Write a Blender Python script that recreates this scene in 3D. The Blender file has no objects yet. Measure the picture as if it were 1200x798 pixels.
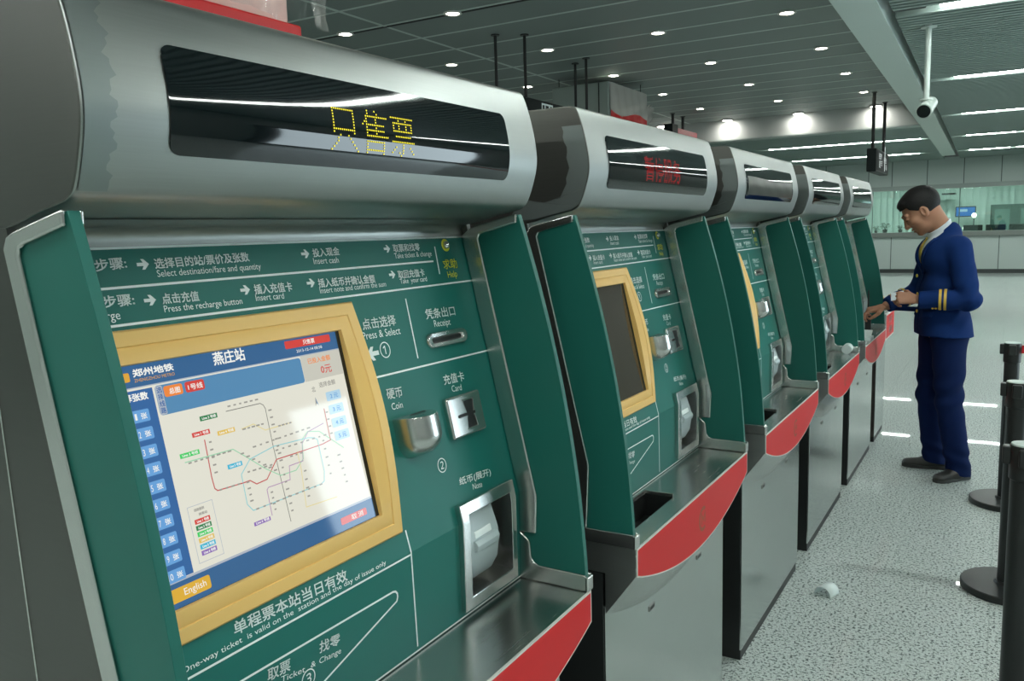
import bpy, bmesh, math, random
import numpy as np
from mathutils import Vector, Matrix

random.seed(7)
S = bpy.context.scene
COL = S.collection

# ------------------------------------------------------------------ camera, world, exposure
cd = bpy.data.cameras.new('camera'); cam = bpy.data.objects.new('camera', cd); COL.objects.link(cam)
cd.sensor_width = 36.0; cd.lens = 952.563 * 36.0 / 1200.0; cd.clip_end = 200; cd.clip_start = 0.02
R = Matrix([[0.854938, -0.044337, 0.516833], [0.517983, 0.126461, -0.845991], [-0.02785, 0.99098, 0.131082]])
cam.matrix_world = Matrix.Translation((0, 0, 1.57)) @ R.to_4x4()
S.camera = cam
w = bpy.data.worlds.new('world'); S.world = w; w.use_nodes = True
w.node_tree.nodes['Background'].inputs[0].default_value = (0.75, 0.9, 0.86, 1)
w.node_tree.nodes['Background'].inputs[1].default_value = 0.05
S.view_settings.view_transform = 'Standard'; S.view_settings.look = 'None'
S.view_settings.gamma = 1.0; S.view_settings.exposure = 0.08; S.view_settings.use_curve_mapping = False
S.cycles.use_denoising = True
S.cycles.max_bounces = 8; S.cycles.diffuse_bounces = 4; S.cycles.glossy_bounces = 5; S.cycles.transparent_max_bounces = 8
S.cycles.caustics_reflective = False; S.cycles.caustics_refractive = False
S.cycles.sample_clamp_indirect = 4.0

TUBE_POWER = 58.0        # emission of the fluorescent tubes
DOWN_POWER = 30.0        # emission of the recessed downlights
ROT = math.radians(1.1)  # the hall's ceiling grid runs a little off the row of machines

# ------------------------------------------------------------------ materials
def nmat(name):
    m = bpy.data.materials.new(name); m.use_nodes = True
    nt = m.node_tree; b = nt.nodes['Principled BSDF']
    return m, nt, b

def mat(name, col, rough=0.5, metal=0.0, spec=0.5, coat=0.0, noise=None, nstr=0.08, bump=0.0, bscale=200, emit=None, estr=1.0):
    m, nt, b = nmat(name)
    b.inputs['Base Color'].default_value = (*col, 1); b.inputs['Roughness'].default_value = rough
    b.inputs['Metallic'].default_value = metal; b.inputs['Specular IOR Level'].default_value = spec
    b.inputs['Coat Weight'].default_value = coat; b.inputs['Coat Roughness'].default_value = 0.08
    if emit:
        b.inputs['Emission Color'].default_value = (*emit, 1); b.inputs['Emission Strength'].default_value = estr
    if noise or bump:
        tc = nt.nodes.new('ShaderNodeTexCoord')
    if noise:
        n = nt.nodes.new('ShaderNodeTexNoise'); n.inputs['Scale'].default_value = noise; n.inputs['Detail'].default_value = 3
        nt.links.new(tc.outputs['Object'], n.inputs['Vector'])
        mx = nt.nodes.new('ShaderNodeMix'); mx.data_type = 'RGBA'
        mx.inputs['A'].default_value = (*[c * (1 - nstr) for c in col], 1); mx.inputs['B'].default_value = (*[min(1, c * (1 + nstr)) for c in col], 1)
        nt.links.new(n.outputs['Fac'], mx.inputs['Factor']); nt.links.new(mx.outputs['Result'], b.inputs['Base Color'])
    if bump:
        n2 = nt.nodes.new('ShaderNodeTexNoise'); n2.inputs['Scale'].default_value = bscale
        nt.links.new(tc.outputs['Object'], n2.inputs['Vector'])
        bp = nt.nodes.new('ShaderNodeBump'); bp.inputs['Strength'].default_value = bump; bp.inputs['Distance'].default_value = 0.002
        nt.links.new(n2.outputs['Fac'], bp.inputs['Height']); nt.links.new(bp.outputs['Normal'], b.inputs['Normal'])
    return m

def steel(name, col, rough=0.3, stretch=(30, 1.2, 90), amt=0.12, bump=0.05, rvar=0.14):
    """brushed stainless: noise drawn out along one axis drives colour, roughness and a fine bump"""
    m, nt, b = nmat(name)
    b.inputs['Metallic'].default_value = 1.0
    tc = nt.nodes.new('ShaderNodeTexCoord'); mp = nt.nodes.new('ShaderNodeMapping')
    mp.inputs['Scale'].default_value = stretch
    nt.links.new(tc.outputs['Object'], mp.inputs['Vector'])
    n = nt.nodes.new('ShaderNodeTexNoise'); n.inputs['Scale'].default_value = 6; n.inputs['Detail'].default_value = 5
    nt.links.new(mp.outputs['Vector'], n.inputs['Vector'])
    big = nt.nodes.new('ShaderNodeTexNoise'); big.inputs['Scale'].default_value = 3.2; big.inputs['Detail'].default_value = 2
    nt.links.new(tc.outputs['Object'], big.inputs['Vector'])
    mx = nt.nodes.new('ShaderNodeMix'); mx.data_type = 'RGBA'
    mx.inputs['A'].default_value = (*[c * (1 - amt) for c in col], 1); mx.inputs['B'].default_value = (*[min(1, c * (1 + amt)) for c in col], 1)
    nt.links.new(n.outputs['Fac'], mx.inputs['Factor']); nt.links.new(mx.outputs['Result'], b.inputs['Base Color'])
    mr = nt.nodes.new('ShaderNodeMapRange'); mr.inputs['To Min'].default_value = rough - rvar / 2; mr.inputs['To Max'].default_value = rough + rvar
    ad = nt.nodes.new('ShaderNodeMath'); ad.operation = 'MULTIPLY'
    nt.links.new(n.outputs['Fac'], ad.inputs[0]); nt.links.new(big.outputs['Fac'], ad.inputs[1])
    mr.inputs['From Max'].default_value = 0.6
    nt.links.new(ad.outputs[0], mr.inputs['Value']); nt.links.new(mr.outputs['Result'], b.inputs['Roughness'])
    bp = nt.nodes.new('ShaderNodeBump'); bp.inputs['Strength'].default_value = bump; bp.inputs['Distance'].default_value = 0.001
    nt.links.new(n.outputs['Fac'], bp.inputs['Height']); nt.links.new(bp.outputs['Normal'], b.inputs['Normal'])
    return m

def emis(name, col, s):
    m = bpy.data.materials.new(name); m.use_nodes = True; nt = m.node_tree
    nt.nodes.remove(nt.nodes['Principled BSDF']); e = nt.nodes.new('ShaderNodeEmission')
    e.inputs[0].default_value = (*col, 1); e.inputs[1].default_value = s
    nt.links.new(e.outputs[0], nt.nodes['Material Output'].inputs[0]); return m

def srgb(r, g, b):
    f = lambda c: (c / 255) / 12.92 if c / 255 <= 0.04045 else ((c / 255 + 0.055) / 1.055) ** 2.4
    return (f(r), f(g), f(b))

M = {}
M['steel'] = steel('brushed_steel', (0.325, 0.345, 0.333), 0.40, amt=0.08, bump=0.03)
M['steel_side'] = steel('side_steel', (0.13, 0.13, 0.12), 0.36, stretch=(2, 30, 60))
M['steel_trim'] = mat('trim_steel', (0.72, 0.72, 0.70), 0.27, metal=1.0, noise=4, nstr=0.03)
M['steel_base'] = steel('base_steel', (0.66, 0.70, 0.68), 0.2, stretch=(30, 1.5, 60), amt=0.05, bump=0.02, rvar=0.08)
M['steel_tray'] = steel('tray_steel', (0.64, 0.66, 0.64), 0.24, stretch=(40, 1.5, 40), amt=0.03, bump=0.004, rvar=0.06)
M['steel_dark'] = steel('recess_steel', (0.30, 0.30, 0.285), 0.35)
M['corbel'] = steel('corbel_steel', (0.36, 0.37, 0.36), 0.36, stretch=(2, 30, 60))
M['film'] = steel('film_residue', (0.25, 0.28, 0.275), 0.42, amt=0.05, rvar=0.2)
M['black_side'] = mat('black_sheet', (0.018, 0.02, 0.02), 0.35, spec=0.4)
M['plinth'] = mat('black_plinth', (0.012, 0.013, 0.013), 0.5)
M['green'] = mat('green_laminate', srgb(28, 110, 101), 0.42, spec=0.28, bump=0.03, bscale=900)
M['green_wing'] = mat('green_board', srgb(34, 102, 92), 0.40, spec=0.32, bump=0.03, bscale=900)
M['white_print'] = mat('white_print', (0.93, 1.0, 0.98), 0.5)
M['yellow_print'] = mat('yellow_print', (0.90, 0.88, 0.07), 0.5)
M['glass_black'] = mat('display_glass', (0.004, 0.007, 0.008), 0.045, spec=0.6)
M['screen_off'] = mat('screen_glass', (0.052, 0.043, 0.032), 0.05, spec=0.8)  # warm brown base stands in for surroundings reflected in the unlit glass
M['led_yellow'] = emis('led_yellow', (0.95, 0.84, 0.05), 1.3)
M['led_red'] = emis('led_red', (0.80, 0.03, 0.04), 0.8)
M['bezel'] = mat('ochre_bezel', srgb(244, 198, 118), 0.42, spec=0.4, noise=3, nstr=0.04)
M['gasket'] = mat('black_gasket', (0.01, 0.012, 0.012), 0.35)
M['grey_plastic'] = mat('pale_grey_plastic', srgb(190, 203, 205), 0.35)
M['dark'] = mat('dark_void', (0.012, 0.013, 0.013), 0.4)
M['red'] = mat('red_apron_sheet', srgb(208, 34, 38), 0.42, spec=0.25)
M['apron_edge'] = mat('apron_white_edge', srgb(214, 214, 208), 0.4)
M['emblem'] = mat('gold_emblem', srgb(160, 80, 44), 0.5)
M['chrome'] = mat('chrome', (0.75, 0.76, 0.76), 0.08, metal=1.0)

# ------------------------------------------------------------------ mesh helpers
class MB:
    def __init__(s): s.v = []; s.f = []; s.m = []
    def add(s, vs, fs, mi=0):
        o = len(s.v); s.v += [tuple(map(float, v)) for v in vs]
        for f in fs: s.f.append([o + i for i in f]); s.m.append(mi)
    def box(s, a, b, mi=0):
        x0, y0, z0 = a; x1, y1, z1 = b
        s.add([(x0,y0,z0),(x1,y0,z0),(x1,y1,z0),(x0,y1,z0),(x0,y0,z1),(x1,y0,z1),(x1,y1,z1),(x0,y1,z1)],
              [(0,3,2,1),(4,5,6,7),(0,1,5,4),(1,2,6,5),(2,3,7,6),(3,0,4,7)], mi)
    def prism(s, xz, y0, y1, mi=0, capmi=None):
        n = len(xz); vs = [(x, y0, z) for x, z in xz] + [(x, y1, z) for x, z in xz]
        s.add(vs, [(i, (i+1) % n, n + (i+1) % n, n + i) for i in range(n)], mi)
        s.add(vs, [list(range(n))[::-1], list(range(n, 2*n))], mi if capmi is None else capmi)
    def tube(s, pts, r, n=10, mi=0, closed=False):
        pts = [Vector(p) for p in pts]; rs = r if isinstance(r, (list, tuple)) else [r] * len(pts)
        rings = []; N = len(pts); prev = None
        for i, p in enumerate(pts):
            if closed: t = pts[(i+1) % N] - pts[i-1]
            else: t = pts[min(i+1, N-1)] - pts[max(i-1, 0)]
            t.normalize()
            u = Vector((0, 0, 1)) if abs(t.z) < 0.9 else Vector((1, 0, 0))
            if prev is not None: u = prev
            u = (u - t * u.dot(t)).normalized(); prev = u; w_ = t.cross(u)
            rings.append([p + (u * math.cos(2*math.pi*k/n) + w_ * math.sin(2*math.pi*k/n)) * rs[i] for k in range(n)])
        vs = [v for rg in rings for v in rg]; fs = []
        for i in range(N if closed else N - 1):
            j = (i + 1) % N
            fs += [(i*n+k, i*n+(k+1) % n, j*n+(k+1) % n, j*n+k) for k in range(n)]
        if not closed: fs += [list(range(n))[::-1], [(N-1)*n+k for k in range(n)]]
        s.add(vs, fs, mi)
    def lathe(s, prof, c=(0,0,0), n=32, mi=0, cap=True):
        cx_, cy_, cz_ = c; vs = []
        for r_, z in prof: vs += [(cx_ + r_*math.cos(2*math.pi*k/n), cy_ + r_*math.sin(2*math.pi*k/n), cz_ + z) for k in range(n)]
        fs = [(i*n+k, i*n+(k+1) % n, (i+1)*n+(k+1) % n, (i+1)*n+k) for i in range(len(prof)-1) for k in range(n)]
        if cap: fs += [list(range(n))[::-1], [(len(prof)-1)*n+k for k in range(n)]]
        s.add(vs, fs, mi)
    def grid(s, pts, mi=0, close_u=False):
        nu = len(pts); nv = len(pts[0]); vs = [p for row in pts for p in row]; fs = []
        for i in range(nu if close_u else nu - 1):
            for j in range(nv - 1):
                a = i*nv+j; b = ((i+1) % nu)*nv+j; fs.append((a, b, b+1, a+1))
        s.add(vs, fs, mi)
    def ellipsoid(s, c, r, n=14, mi=0):
        vs = []; fs = []
        for i in range(1, n):
            th = math.pi*i/n
            vs += [(c[0]+r[0]*math.sin(th)*math.cos(2*math.pi*k/(2*n)), c[1]+r[1]*math.sin(th)*math.sin(2*math.pi*k/(2*n)), c[2]+r[2]*math.cos(th)) for k in range(2*n)]
        q = 2*n; t = len(vs); vs += [(c[0], c[1], c[2]+r[2]), (c[0], c[1], c[2]-r[2])]
        for i in range(n-2): fs += [(i*q+k, (i+1)*q+k, (i+1)*q+(k+1) % q, i*q+(k+1) % q) for k in range(q)]
        fs += [(t, k, (k+1) % q) for k in range(q)] + [(t+1, (n-2)*q+(k+1) % q, (n-2)*q+k) for k in range(q)]
        s.add(vs, fs, mi)
    def build(s, name, mats, parent=None, bevel=0, seg=2, smooth=35, xf=None, recalc=True):
        me = bpy.data.meshes.new(name)
        vs = [xf(*v) for v in s.v] if xf else s.v
        me.from_pydata(vs, [], s.f); me.update()
        ms = mats if isinstance(mats, (list, tuple)) else [mats]
        for m_ in ms: me.materials.append(m_)
        me.polygons.foreach_set('material_index', s.m)
        if recalc:
            bm = bmesh.new(); bm.from_mesh(me); bmesh.ops.remove_doubles(bm, verts=bm.verts, dist=1e-6)
            bmesh.ops.recalc_face_normals(bm, faces=bm.faces); bm.to_mesh(me); bm.free()
        if smooth:
            me.polygons.foreach_set('use_smooth', [True] * len(me.polygons)); me.set_sharp_from_angle(angle=math.radians(smooth))
        me.update()
        o = bpy.data.objects.new(name, me); COL.objects.link(o)
        if parent is not None: o.parent = parent
        if bevel:
            md = o.modifiers.new('edge_round', 'BEVEL'); md.width = bevel; md.segments = seg; md.limit_method = 'ANGLE'; md.angle_limit = math.radians(40); md.harden_normals = True
        return o

def tag(o, label, cat, group=None):
    o['label'] = label; o['category'] = cat
    if group: o['group'] = group
    return o
def thing(name, label, cat, loc=(0, 0, 0), rz=0, group=None):
    o = bpy.data.objects.new(name, None); COL.objects.link(o); o.empty_display_size = 0.1
    o.location = loc; o.rotation_euler = (0, 0, rz); return tag(o, label, cat, group)
def struct(o): o['kind'] = 'structure'; return o
def kids(o): return [c for c in bpy.data.objects if c.parent == o]
def copy_tree(o, parent=None):
    c = o.copy(); COL.objects.link(c)
    if parent is not None: c.parent = parent
    for ch in kids(o): copy_tree(ch, c)
    return c

_tx = {}
def text_geo(s, weight=0.0):
    """outline of a string as 2-D vertices and faces, from Blender's own font"""
    if (s, weight) in _tx: return _tx[(s, weight)]
    c = bpy.data.curves.new('lettering', 'FONT'); c.body = s; c.resolution_u = 3; c.offset = weight
    o = bpy.data.objects.new('lettering', c); COL.objects.link(o)
    dg = bpy.context.evaluated_depsgraph_get(); e = o.evaluated_get(dg); me = e.to_mesh()
    vs = [(v.co.x, v.co.y) for v in me.vertices]; fs = [list(p.vertices) for p in me.polygons]
    e.to_mesh_clear(); bpy.data.objects.remove(o); bpy.data.curves.remove(c)
    _tx[(s, weight)] = (vs, fs); return vs, fs

def has_cjk(s): return any(ord(ch) > 0x2e00 for ch in s)

def put_text(mb, s, A, B, h, mapf, mi, weight=0.006, n=0.0008):
    """lay s along A->B (surface coordinates), h = ink height (CJK) or None for natural proportions"""
    vs, fs = text_geo(s, weight)
    if not vs: return
    if has_cjk(s) and weight > 0:       # a heavier face: the same strokes laid again a hair to the side
        k = weight * 0.06
        for ox, oy in ((k, 0.0), (0.0, k), (k, k)): put_text(mb, s, (A[0]+ox, A[1]+oy), (B[0]+ox, B[1]+oy), h, mapf, mi, 0.0, n + 0.00005)
        weight = 0.0
    vs, fs = text_geo(s, 0.0)
    x0 = min(v[0] for v in vs); x1 = max(v[0] for v in vs); y0 = min(v[1] for v in vs); y1 = max(v[1] for v in vs)
    dx = B[0]-A[0]; dy = B[1]-A[1]; L = math.hypot(dx, dy); sx = L / (x1 - x0)
    if has_cjk(s):
        sy = (h / (y1 - y0)) if h else sx; yb = y0
    else:
        sy = (h / 0.72) if h else sx * 1.06; yb = 0.0
    ux, uy = dx / L, dy / L
    out = []
    for x, y in vs:
        a = (x - x0) * sx; b = (y - yb) * sy
        out.append(mapf(A[0] + ux*a - uy*b, A[1] + uy*a + ux*b, n))
    mb.add(out, fs, mi)

def ribbon(mb, pts, wd, mapf, mi, n=0.0007, closed=False):
    P_ = [Vector(p) for p in pts]; N_ = len(P_); Lf = []; Rt = []
    for i, p in enumerate(P_):
        a = P_[i-1] if (i > 0 or closed) else None; b = P_[(i+1) % N_] if (i < N_-1 or closed) else None
        d1 = (p - a).normalized() if a is not None else None; d2 = (b - p).normalized() if b is not None else None
        d = (d1 + d2).normalized() if d1 is not None and d2 is not None and (d1+d2).length > 1e-6 else (d2 if d1 is None else d1)
        nm = Vector((-d.y, d.x)); k = 1.0
        if d1 is not None and d2 is not None: k = 1.0 / max(0.5, nm.dot(Vector((-d1.y, d1.x))))
        Lf.append(p + nm * wd/2 * k); Rt.append(p - nm * wd/2 * k)
    vs = [mapf(q.x, q.y, n) for q in Lf] + [mapf(q.x, q.y, n) for q in Rt]
    fs = [(i, (i+1) % N_, N_ + (i+1) % N_, N_ + i) for i in range(N_ if closed else N_-1)]
    mb.add(vs, fs, mi)

def poly2(mb, pts, mapf, mi, n=0.0007):
    mb.add([mapf(a, b, n) for a, b in pts], [list(range(len(pts)))], mi)

# ------------------------------------------------------------------ the hall
def hall():
    # floor: speckled grey granite, polished
    m, nt, b = nmat('speckled_granite')
    tc = nt.nodes.new('ShaderNodeTexCoord')
    vo = nt.nodes.new('ShaderNodeTexVoronoi'); vo.inputs['Scale'].default_value = 75; vo.inputs['Randomness'].default_value = 1
    n1 = nt.nodes.new('ShaderNodeTexNoise'); n1.inputs['Scale'].default_value = 92; n1.inputs['Detail'].default_value = 3; n1.inputs['Roughness'].default_value = 0.65
    n2 = nt.nodes.new('ShaderNodeTexNoise'); n2.inputs['Scale'].default_value = 210; n2.inputs['Detail'].default_value = 2
    for q in (vo, n1, n2): nt.links.new(tc.outputs['Object'], q.inputs['Vector'])
    r1 = nt.nodes.new('ShaderNodeValToRGB'); e = r1.color_ramp.elements
    e[0].position = 0.37; e[0].color = (0.045, 0.058, 0.056, 1); e[1].position = 0.48; e[1].color = (0.59, 0.65, 0.63, 1)
    x = r1.color_ramp.elements.new(0.425); x.color = (0.19, 0.225, 0.215, 1)
    nt.links.new(n1.outputs['Fac'], r1.inputs['Fac'])
    r2 = nt.nodes.new('ShaderNodeValToRGB'); e = r2.color_ramp.elements
    e[0].position = 0.38; e[0].color = (0.72, 0.75, 0.74, 1); e[1].position = 0.62; e[1].color = (1.15, 1.15, 1.14, 1)
    nt.links.new(n2.outputs['Fac'], r2.inputs['Fac'])
    mx = nt.nodes.new('ShaderNodeMix'); mx.data_type = 'RGBA'; mx.blend_type = 'MULTIPLY'; mx.inputs['Factor'].default_value = 1
    nt.links.new(r1.outputs['Color'], mx.inputs['A']); nt.links.new(r2.outputs['Color'], mx.inputs['B'])
    bk = nt.nodes.new('ShaderNodeTexBrick'); bk.offset = 0; bk.inputs['Scale'].default_value = 1
    bk.inputs['Brick Width'].default_value = 0.9; bk.inputs['Row Height'].default_value = 0.9; bk.inputs['Mortar Size'].default_value = 0.0025
    bk.inputs['Color1'].default_value = (1, 1, 1, 1); bk.inputs['Color2'].default_value = (0.95, 0.95, 0.95, 1); bk.inputs['Mortar'].default_value = (0.75, 0.77, 0.76, 1)
    nt.links.new(tc.outputs['Object'], bk.inputs['Vector'])
    m2 = nt.nodes.new('ShaderNodeMix'); m2.data_type = 'RGBA'; m2.blend_type = 'MULTIPLY'; m2.inputs['Factor'].default_value = 1
    nt.links.new(mx.outputs['Result'], m2.inputs['A']); nt.links.new(bk.outputs['Color'], m2.inputs['B'])
    nt.links.new(m2.outputs['Result'], b.inputs['Base Color'])
    b.inputs['Roughness'].default_value = 0.45; b.inputs['Specular IOR Level'].default_value = 0.12
    b.inputs['Coat Weight'].default_value = 0.55; b.inputs['Coat Roughness'].default_value = 0.018; b.inputs['Coat IOR'].default_value = 1.28
    f = MB(); f.box((-9, -8, -0.2), (9, 33, 0)); struct(f.build('floor', m))

    wallm = mat('hall_wall', srgb(190, 200, 196), 0.5, noise=2, nstr=0.05)
    darkw = mat('hall_wall_dark', srgb(168, 178, 174), 0.4, noise=2, nstr=0.06)
    a = MB(); a.box((-9.2, -8, 0), (-9, 33, 4.4)); struct(a.build('wall_left', darkw))
    a = MB(); a.box((5.2, -8, 0), (5.4, 33, 4.4)); struct(a.build('wall_right', mat('hall_wall_right', srgb(118, 126, 123), 0.4, noise=2, nstr=0.06)))
    a = MB(); a.box((-9, -8.2, 0), (9, -8, 4.4)); struct(a.build('wall_near', darkw))

    # lower louvred ceiling: right of the beam, and everything beyond the bulkhead
    xf = lambda x, y, z: (x*math.cos(ROT) - y*math.sin(ROT), x*math.sin(ROT) + y*math.cos(ROT), z)
    lou = mat('louvre_blade', srgb(132, 148, 142), 0.5)
    lback = mat('louvre_back', srgb(44, 52, 50), 0.7)
    rows = [-4.46, -0.24, 3.98, 8.22, 12.3, 16.5, 20.75, 25.1]
    L = MB()
    y = -7.9
    while y < 28.2:
        if not any(y + 0.062 > r_ - 0.075 and y < r_ + 0.075 for r_ in rows):
            L.box((-0.80, y, 3.40), (9.4, y + 0.062, 3.46))
            if y > 18: L.box((-9.4, y, 3.40), (-1.2, y + 0.062, 3.46))
        y += 0.105
    for r_ in rows: L.box((-0.80, r_ - 0.07, 3.425), (-0.55, r_ + 0.07, 3.47), 1)  # dark fillers added to keep tube light out of the slot ends
    L.box((-9.4, 18.0, 3.52), (-1.2, 28.4, 3.6), 1); L.box((-0.80, -8.2, 3.52), (9.4, 28.4, 3.6), 1)
    struct(L.build('ceiling', [lou, lback], xf=xf, smooth=0, recalc=False))
    # beam along the hall
    beamm = mat('painted_beam', srgb(200, 212, 206), 0.55)
    L = MB(); L.box((-1.22, -8.2, 3.40), (-0.88, 26.6, 4.3)); struct(L.build('beam', beamm, xf=xf, bevel=0.008))
    # raised dark panel ceiling on the left, with its end bulkhead
    pan = mat('dark_ceiling_panel', srgb(122, 132, 129), 0.5)
    gap = mat('pale_ceiling_joint', srgb(196, 206, 202), 0.5)
    slot = mat('black_ceiling_slot', (0.01, 0.011, 0.011), 0.6)
    L = MB(); drow = [7.24 - 2.09*k for k in range(7)][::-1] + [7.24 + 2.09*k for k in range(1, 5)]
    pitch = 2.09 / 3
    y = drow[0] - 0.02
    xs = [-9.4, -5.72, -1.21]
    while y < 17.5:
        for i in range(2): L.box((xs[i] + 0.02, y + 0.018, 3.82), (xs[i+1] - (0.02 if i == 0 else 0), y + pitch - 0.018, 3.86), 0)
        L.box((-9.4, y - 0.018, 3.816), (-1.21, y + 0.018, 3.85), 1)
        y += pitch
    L.box((-9.4, -8.2, 3.85), (-1.2, 17.8, 3.9), 1); L.box((-5.74, -8.2, 3.817), (-5.70, 17.7, 3.85), 1)
    L.box((-9.4, 7.24 + 0.02, 3.8145), (-1.21, 7.24 + 0.055, 3.83), 2)
    struct(L.build('ceiling', [pan, gap, slot], xf=xf, smooth=0, recalc=False))
    bulk = mat('bulkhead_paint', srgb(176, 180, 176), 0.6)
    L = MB(); L.box((-9.4, 17.72, 3.40), (-1.2, 17.95, 3.95)); struct(L.build('bulkhead_wall', bulk, xf=xf))
    L = MB(); L.box((-9.4, 17.66, 3.385), (-1.2, 18.0, 3.41)); struct(L.build('trim_1', mat('bulkhead_trim', srgb(150, 160, 156), 0.4), xf=xf))
    return xf, rows, drow
XF, ROWS, DROW = hall()

def lights():
    tubem = emis('tube_glow', (0.93, 1.0, 0.95), TUBE_POWER)
    house = mat('tube_housing', (0.6, 0.63, 0.62), 0.4)
    def tube(x0, x1, y, label, group=None, name='fluorescent_light', z=3.46):
        t = thing(name, label, 'light', XF((x0+x1)/2, y, z), ROT, group)
        h = (x1-x0)/2
        a = MB(); a.box((-h, -0.055, -0.03), (h, 0.055, 0.055)); a.build('housing', house, t)
        a = MB(); a.box((-h+0.012, -0.045, -0.055), (h-0.012, 0.045, -0.03)); a.build('diffuser', tubem, t, bevel=0.012)
        return t
    ords = ['nearest', 'second', 'third', 'fourth', 'fifth']
    for k, y in enumerate(ROWS):
        if y > 6:
            j = k - 3
            tube(-0.45 - 0.02*j, 0.50 - 0.02*j, y, f'slim bright ceiling tube light right of the beam, {["nearest of the five rows","second row from the camera","third row from the camera","fourth row from the camera","farthest row by the glass office"][j]}')
            tube(0.55, 2.75, y, 'long ceiling tube light running on to the right of the beam', 'ceiling tube runs to the right')
            tube(2.80, 4.9, y, 'long ceiling tube light running on to the right of the beam', 'ceiling tube runs to the right')
        else:
            tube(-0.5, 2.2, y, 'long ceiling tube light above the space behind the photographer', 'ceiling tube runs behind the camera')
            tube(2.25, 4.9, y, 'long ceiling tube light above the space behind the photographer', 'ceiling tube runs behind the camera')
            if y < 0: tube(-8.2, -1.6, y, 'long ceiling tube light above the space behind the photographer', 'ceiling tube runs behind the camera', z=3.755)
    for y, xs, w_ in ((20.75, (-4.72, -3.6, -2.48), 'nearer'), (25.1, (-5.02, -3.9, -2.78), 'farther')):
        for i, x in enumerate(xs):
            tube(x, x + 1.1, y, f'slim bright tube light beyond the bulkhead, {["left","middle","right"][i]} piece of the {w_} row')
    glow = emis('downlight_glow', (1.0, 0.93, 0.80), DOWN_POWER)
    ring = mat('downlight_ring', (0.75, 0.74, 0.70), 0.35)
    for r_ in DROW:
        if r_ < 0: continue
        for i in range(5):
            x = -1.95 - 1.44*i
            t = thing('downlight', 'small round recessed downlight in the dark slatted ceiling', 'light', XF(x, r_, 3.815), 0, 'recessed downlights in the dark ceiling')
            a = MB(); a.lathe([(0.070, 0.006), (0.094, 0.004), (0.098, -0.006), (0.074, -0.010)], n=24, cap=False); a.build('trim_ring', ring, t)
            a = MB(); a.lathe([(0.070, 0.0), (0.058, -0.006), (0.001, -0.010)], n=24); a.build('lens', glow, t)
    # the row of strong downlights that wash the end bulkhead
    wash = emis('wash_lamp_glow', (1.0, 0.97, 0.92), 40)
    for i in range(6):
        x = -1.97 - 1.44*i
        t = thing('wall_wash_light', f'bright round lamp washing the pale bulkhead, {["first","second","third","fourth","fifth","sixth"][i]} from the beam', 'light', XF(x, 17.53, 3.80), 0)
        a = MB(); a.lathe([(0.10, 0.02), (0.12, 0.01), (0.12, -0.01), (0.105, -0.012)], n=24, cap=False); a.build('trim_ring', ring, t)
        a = MB(); a.lathe([(0.10, 0.0), (0.08, -0.01), (0.001, -0.02)], n=24); a.build('lens', wash, t)
        ld = bpy.data.lights.new('wash_beam', 'SPOT'); ld.energy = 15; ld.color = (1, 0.96, 0.9); ld.spot_size = 2.9; ld.spot_blend = 1.0; ld.shadow_soft_size = 0.06
        lo = bpy.data.objects.new('wash_beam', ld); COL.objects.link(lo); lo.parent = t; lo.location = (0, 0.0, -0.05); lo.rotation_euler = (math.radians(38), 0, 0)
    # the backlit poster box across the hall that the canopies mirror
    t = thing('light_box', 'white backlit poster box on the wall opposite the ticket machines', 'light box', (5.0, 7.95, 0))
    a = MB(); a.box((-0.02, -1.95, 0.05), (0.19, 1.95, 2.42)); a.build('frame', M['gasket'], t)
    a = MB(); a.box((-0.035, -1.8, 0.15), (-0.02, 1.8, 2.3)); a.build('poster_panel', emis('poster_glow', (0.72, 0.88, 0.95), 6.5), t)
lights()

# ------------------------------------------------------------------ ticket machine
XB = -1.10                                  # machine origin sits on this line
Y0, PITCH, W = 0.4876, 1.15134, 0.9207      # first machine's left side, spacing, width
NX, NZ = -0.8456, 1.0366                    # panel kink
SX, SZ = -0.2188313, 0.97576271             # up the panel
TW = 0.014                                  # wing board thickness
def PM(y, s, n=0.0):                        # raked panel -> machine space
    return (NX + SX*s + SZ*n - XB, y, NZ + SZ*s - SX*n)
def LM(y, z, n=0.0):                        # upright lower panel
    return (NX + n - XB, y, z)
def mx(x, y, z): return (x - XB, y, z)

HEAD = [(-0.845, 1.8435), (-0.834, 1.843), (-0.822, 1.838), (-0.8165, 1.829), (-0.8125, 1.8185), (-0.805, 1.796), (-0.798, 1.768), (-0.7925, 1.739), (-0.7905, 1.719), (-0.7905, 1.705), (-0.7925, 1.690), (-0.797, 1.673), (-0.8055, 1.648), (-0.814, 1.630), (-0.8215, 1.621), (-0.836, 1.6145)]
_hz = np.array([p[1] for p in HEAD][::-1]); _hx = np.array([p[0] for p in HEAD][::-1])
def head_x(z):
    return float(np.interp(z, _hz, _hx))
def head_n(z):
    d = (head_x(z+0.006) - head_x(z-0.006)) / 0.012
    l = math.hypot(1, d); return 1/l, -d/l
def HM(y, z, n=0.0):
    a, b = head_n(z); return (head_x(z) + a*n - XB, y, z + b*n)

# smooth head profile by a spline through the measured points
def catmull(P_, k=4):
    out = []
    for i in range(len(P_)-1):
        p0 = P_[max(i-1, 0)]; p1 = P_[i]; p2 = P_[i+1]; p3 = P_[min(i+2, len(P_)-1)]
        for j in range(k):
            t = j / k
            out.append(tuple(0.5*((2*p1[c]) + (-p0[c]+p2[c])*t + (2*p0[c]-5*p1[c]+4*p2[c]-p3[c])*t*t + (-p0[c]+3*p1[c]-3*p2[c]+p3[c])*t**3) for c in (0, 1)))
    return out + [P_[-1]]
HEADS = catmull(HEAD, 3)
_hz = np.array([p[1] for p in HEADS][::-1]); _hx = np.array([p[0] for p in HEADS][::-1])

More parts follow.
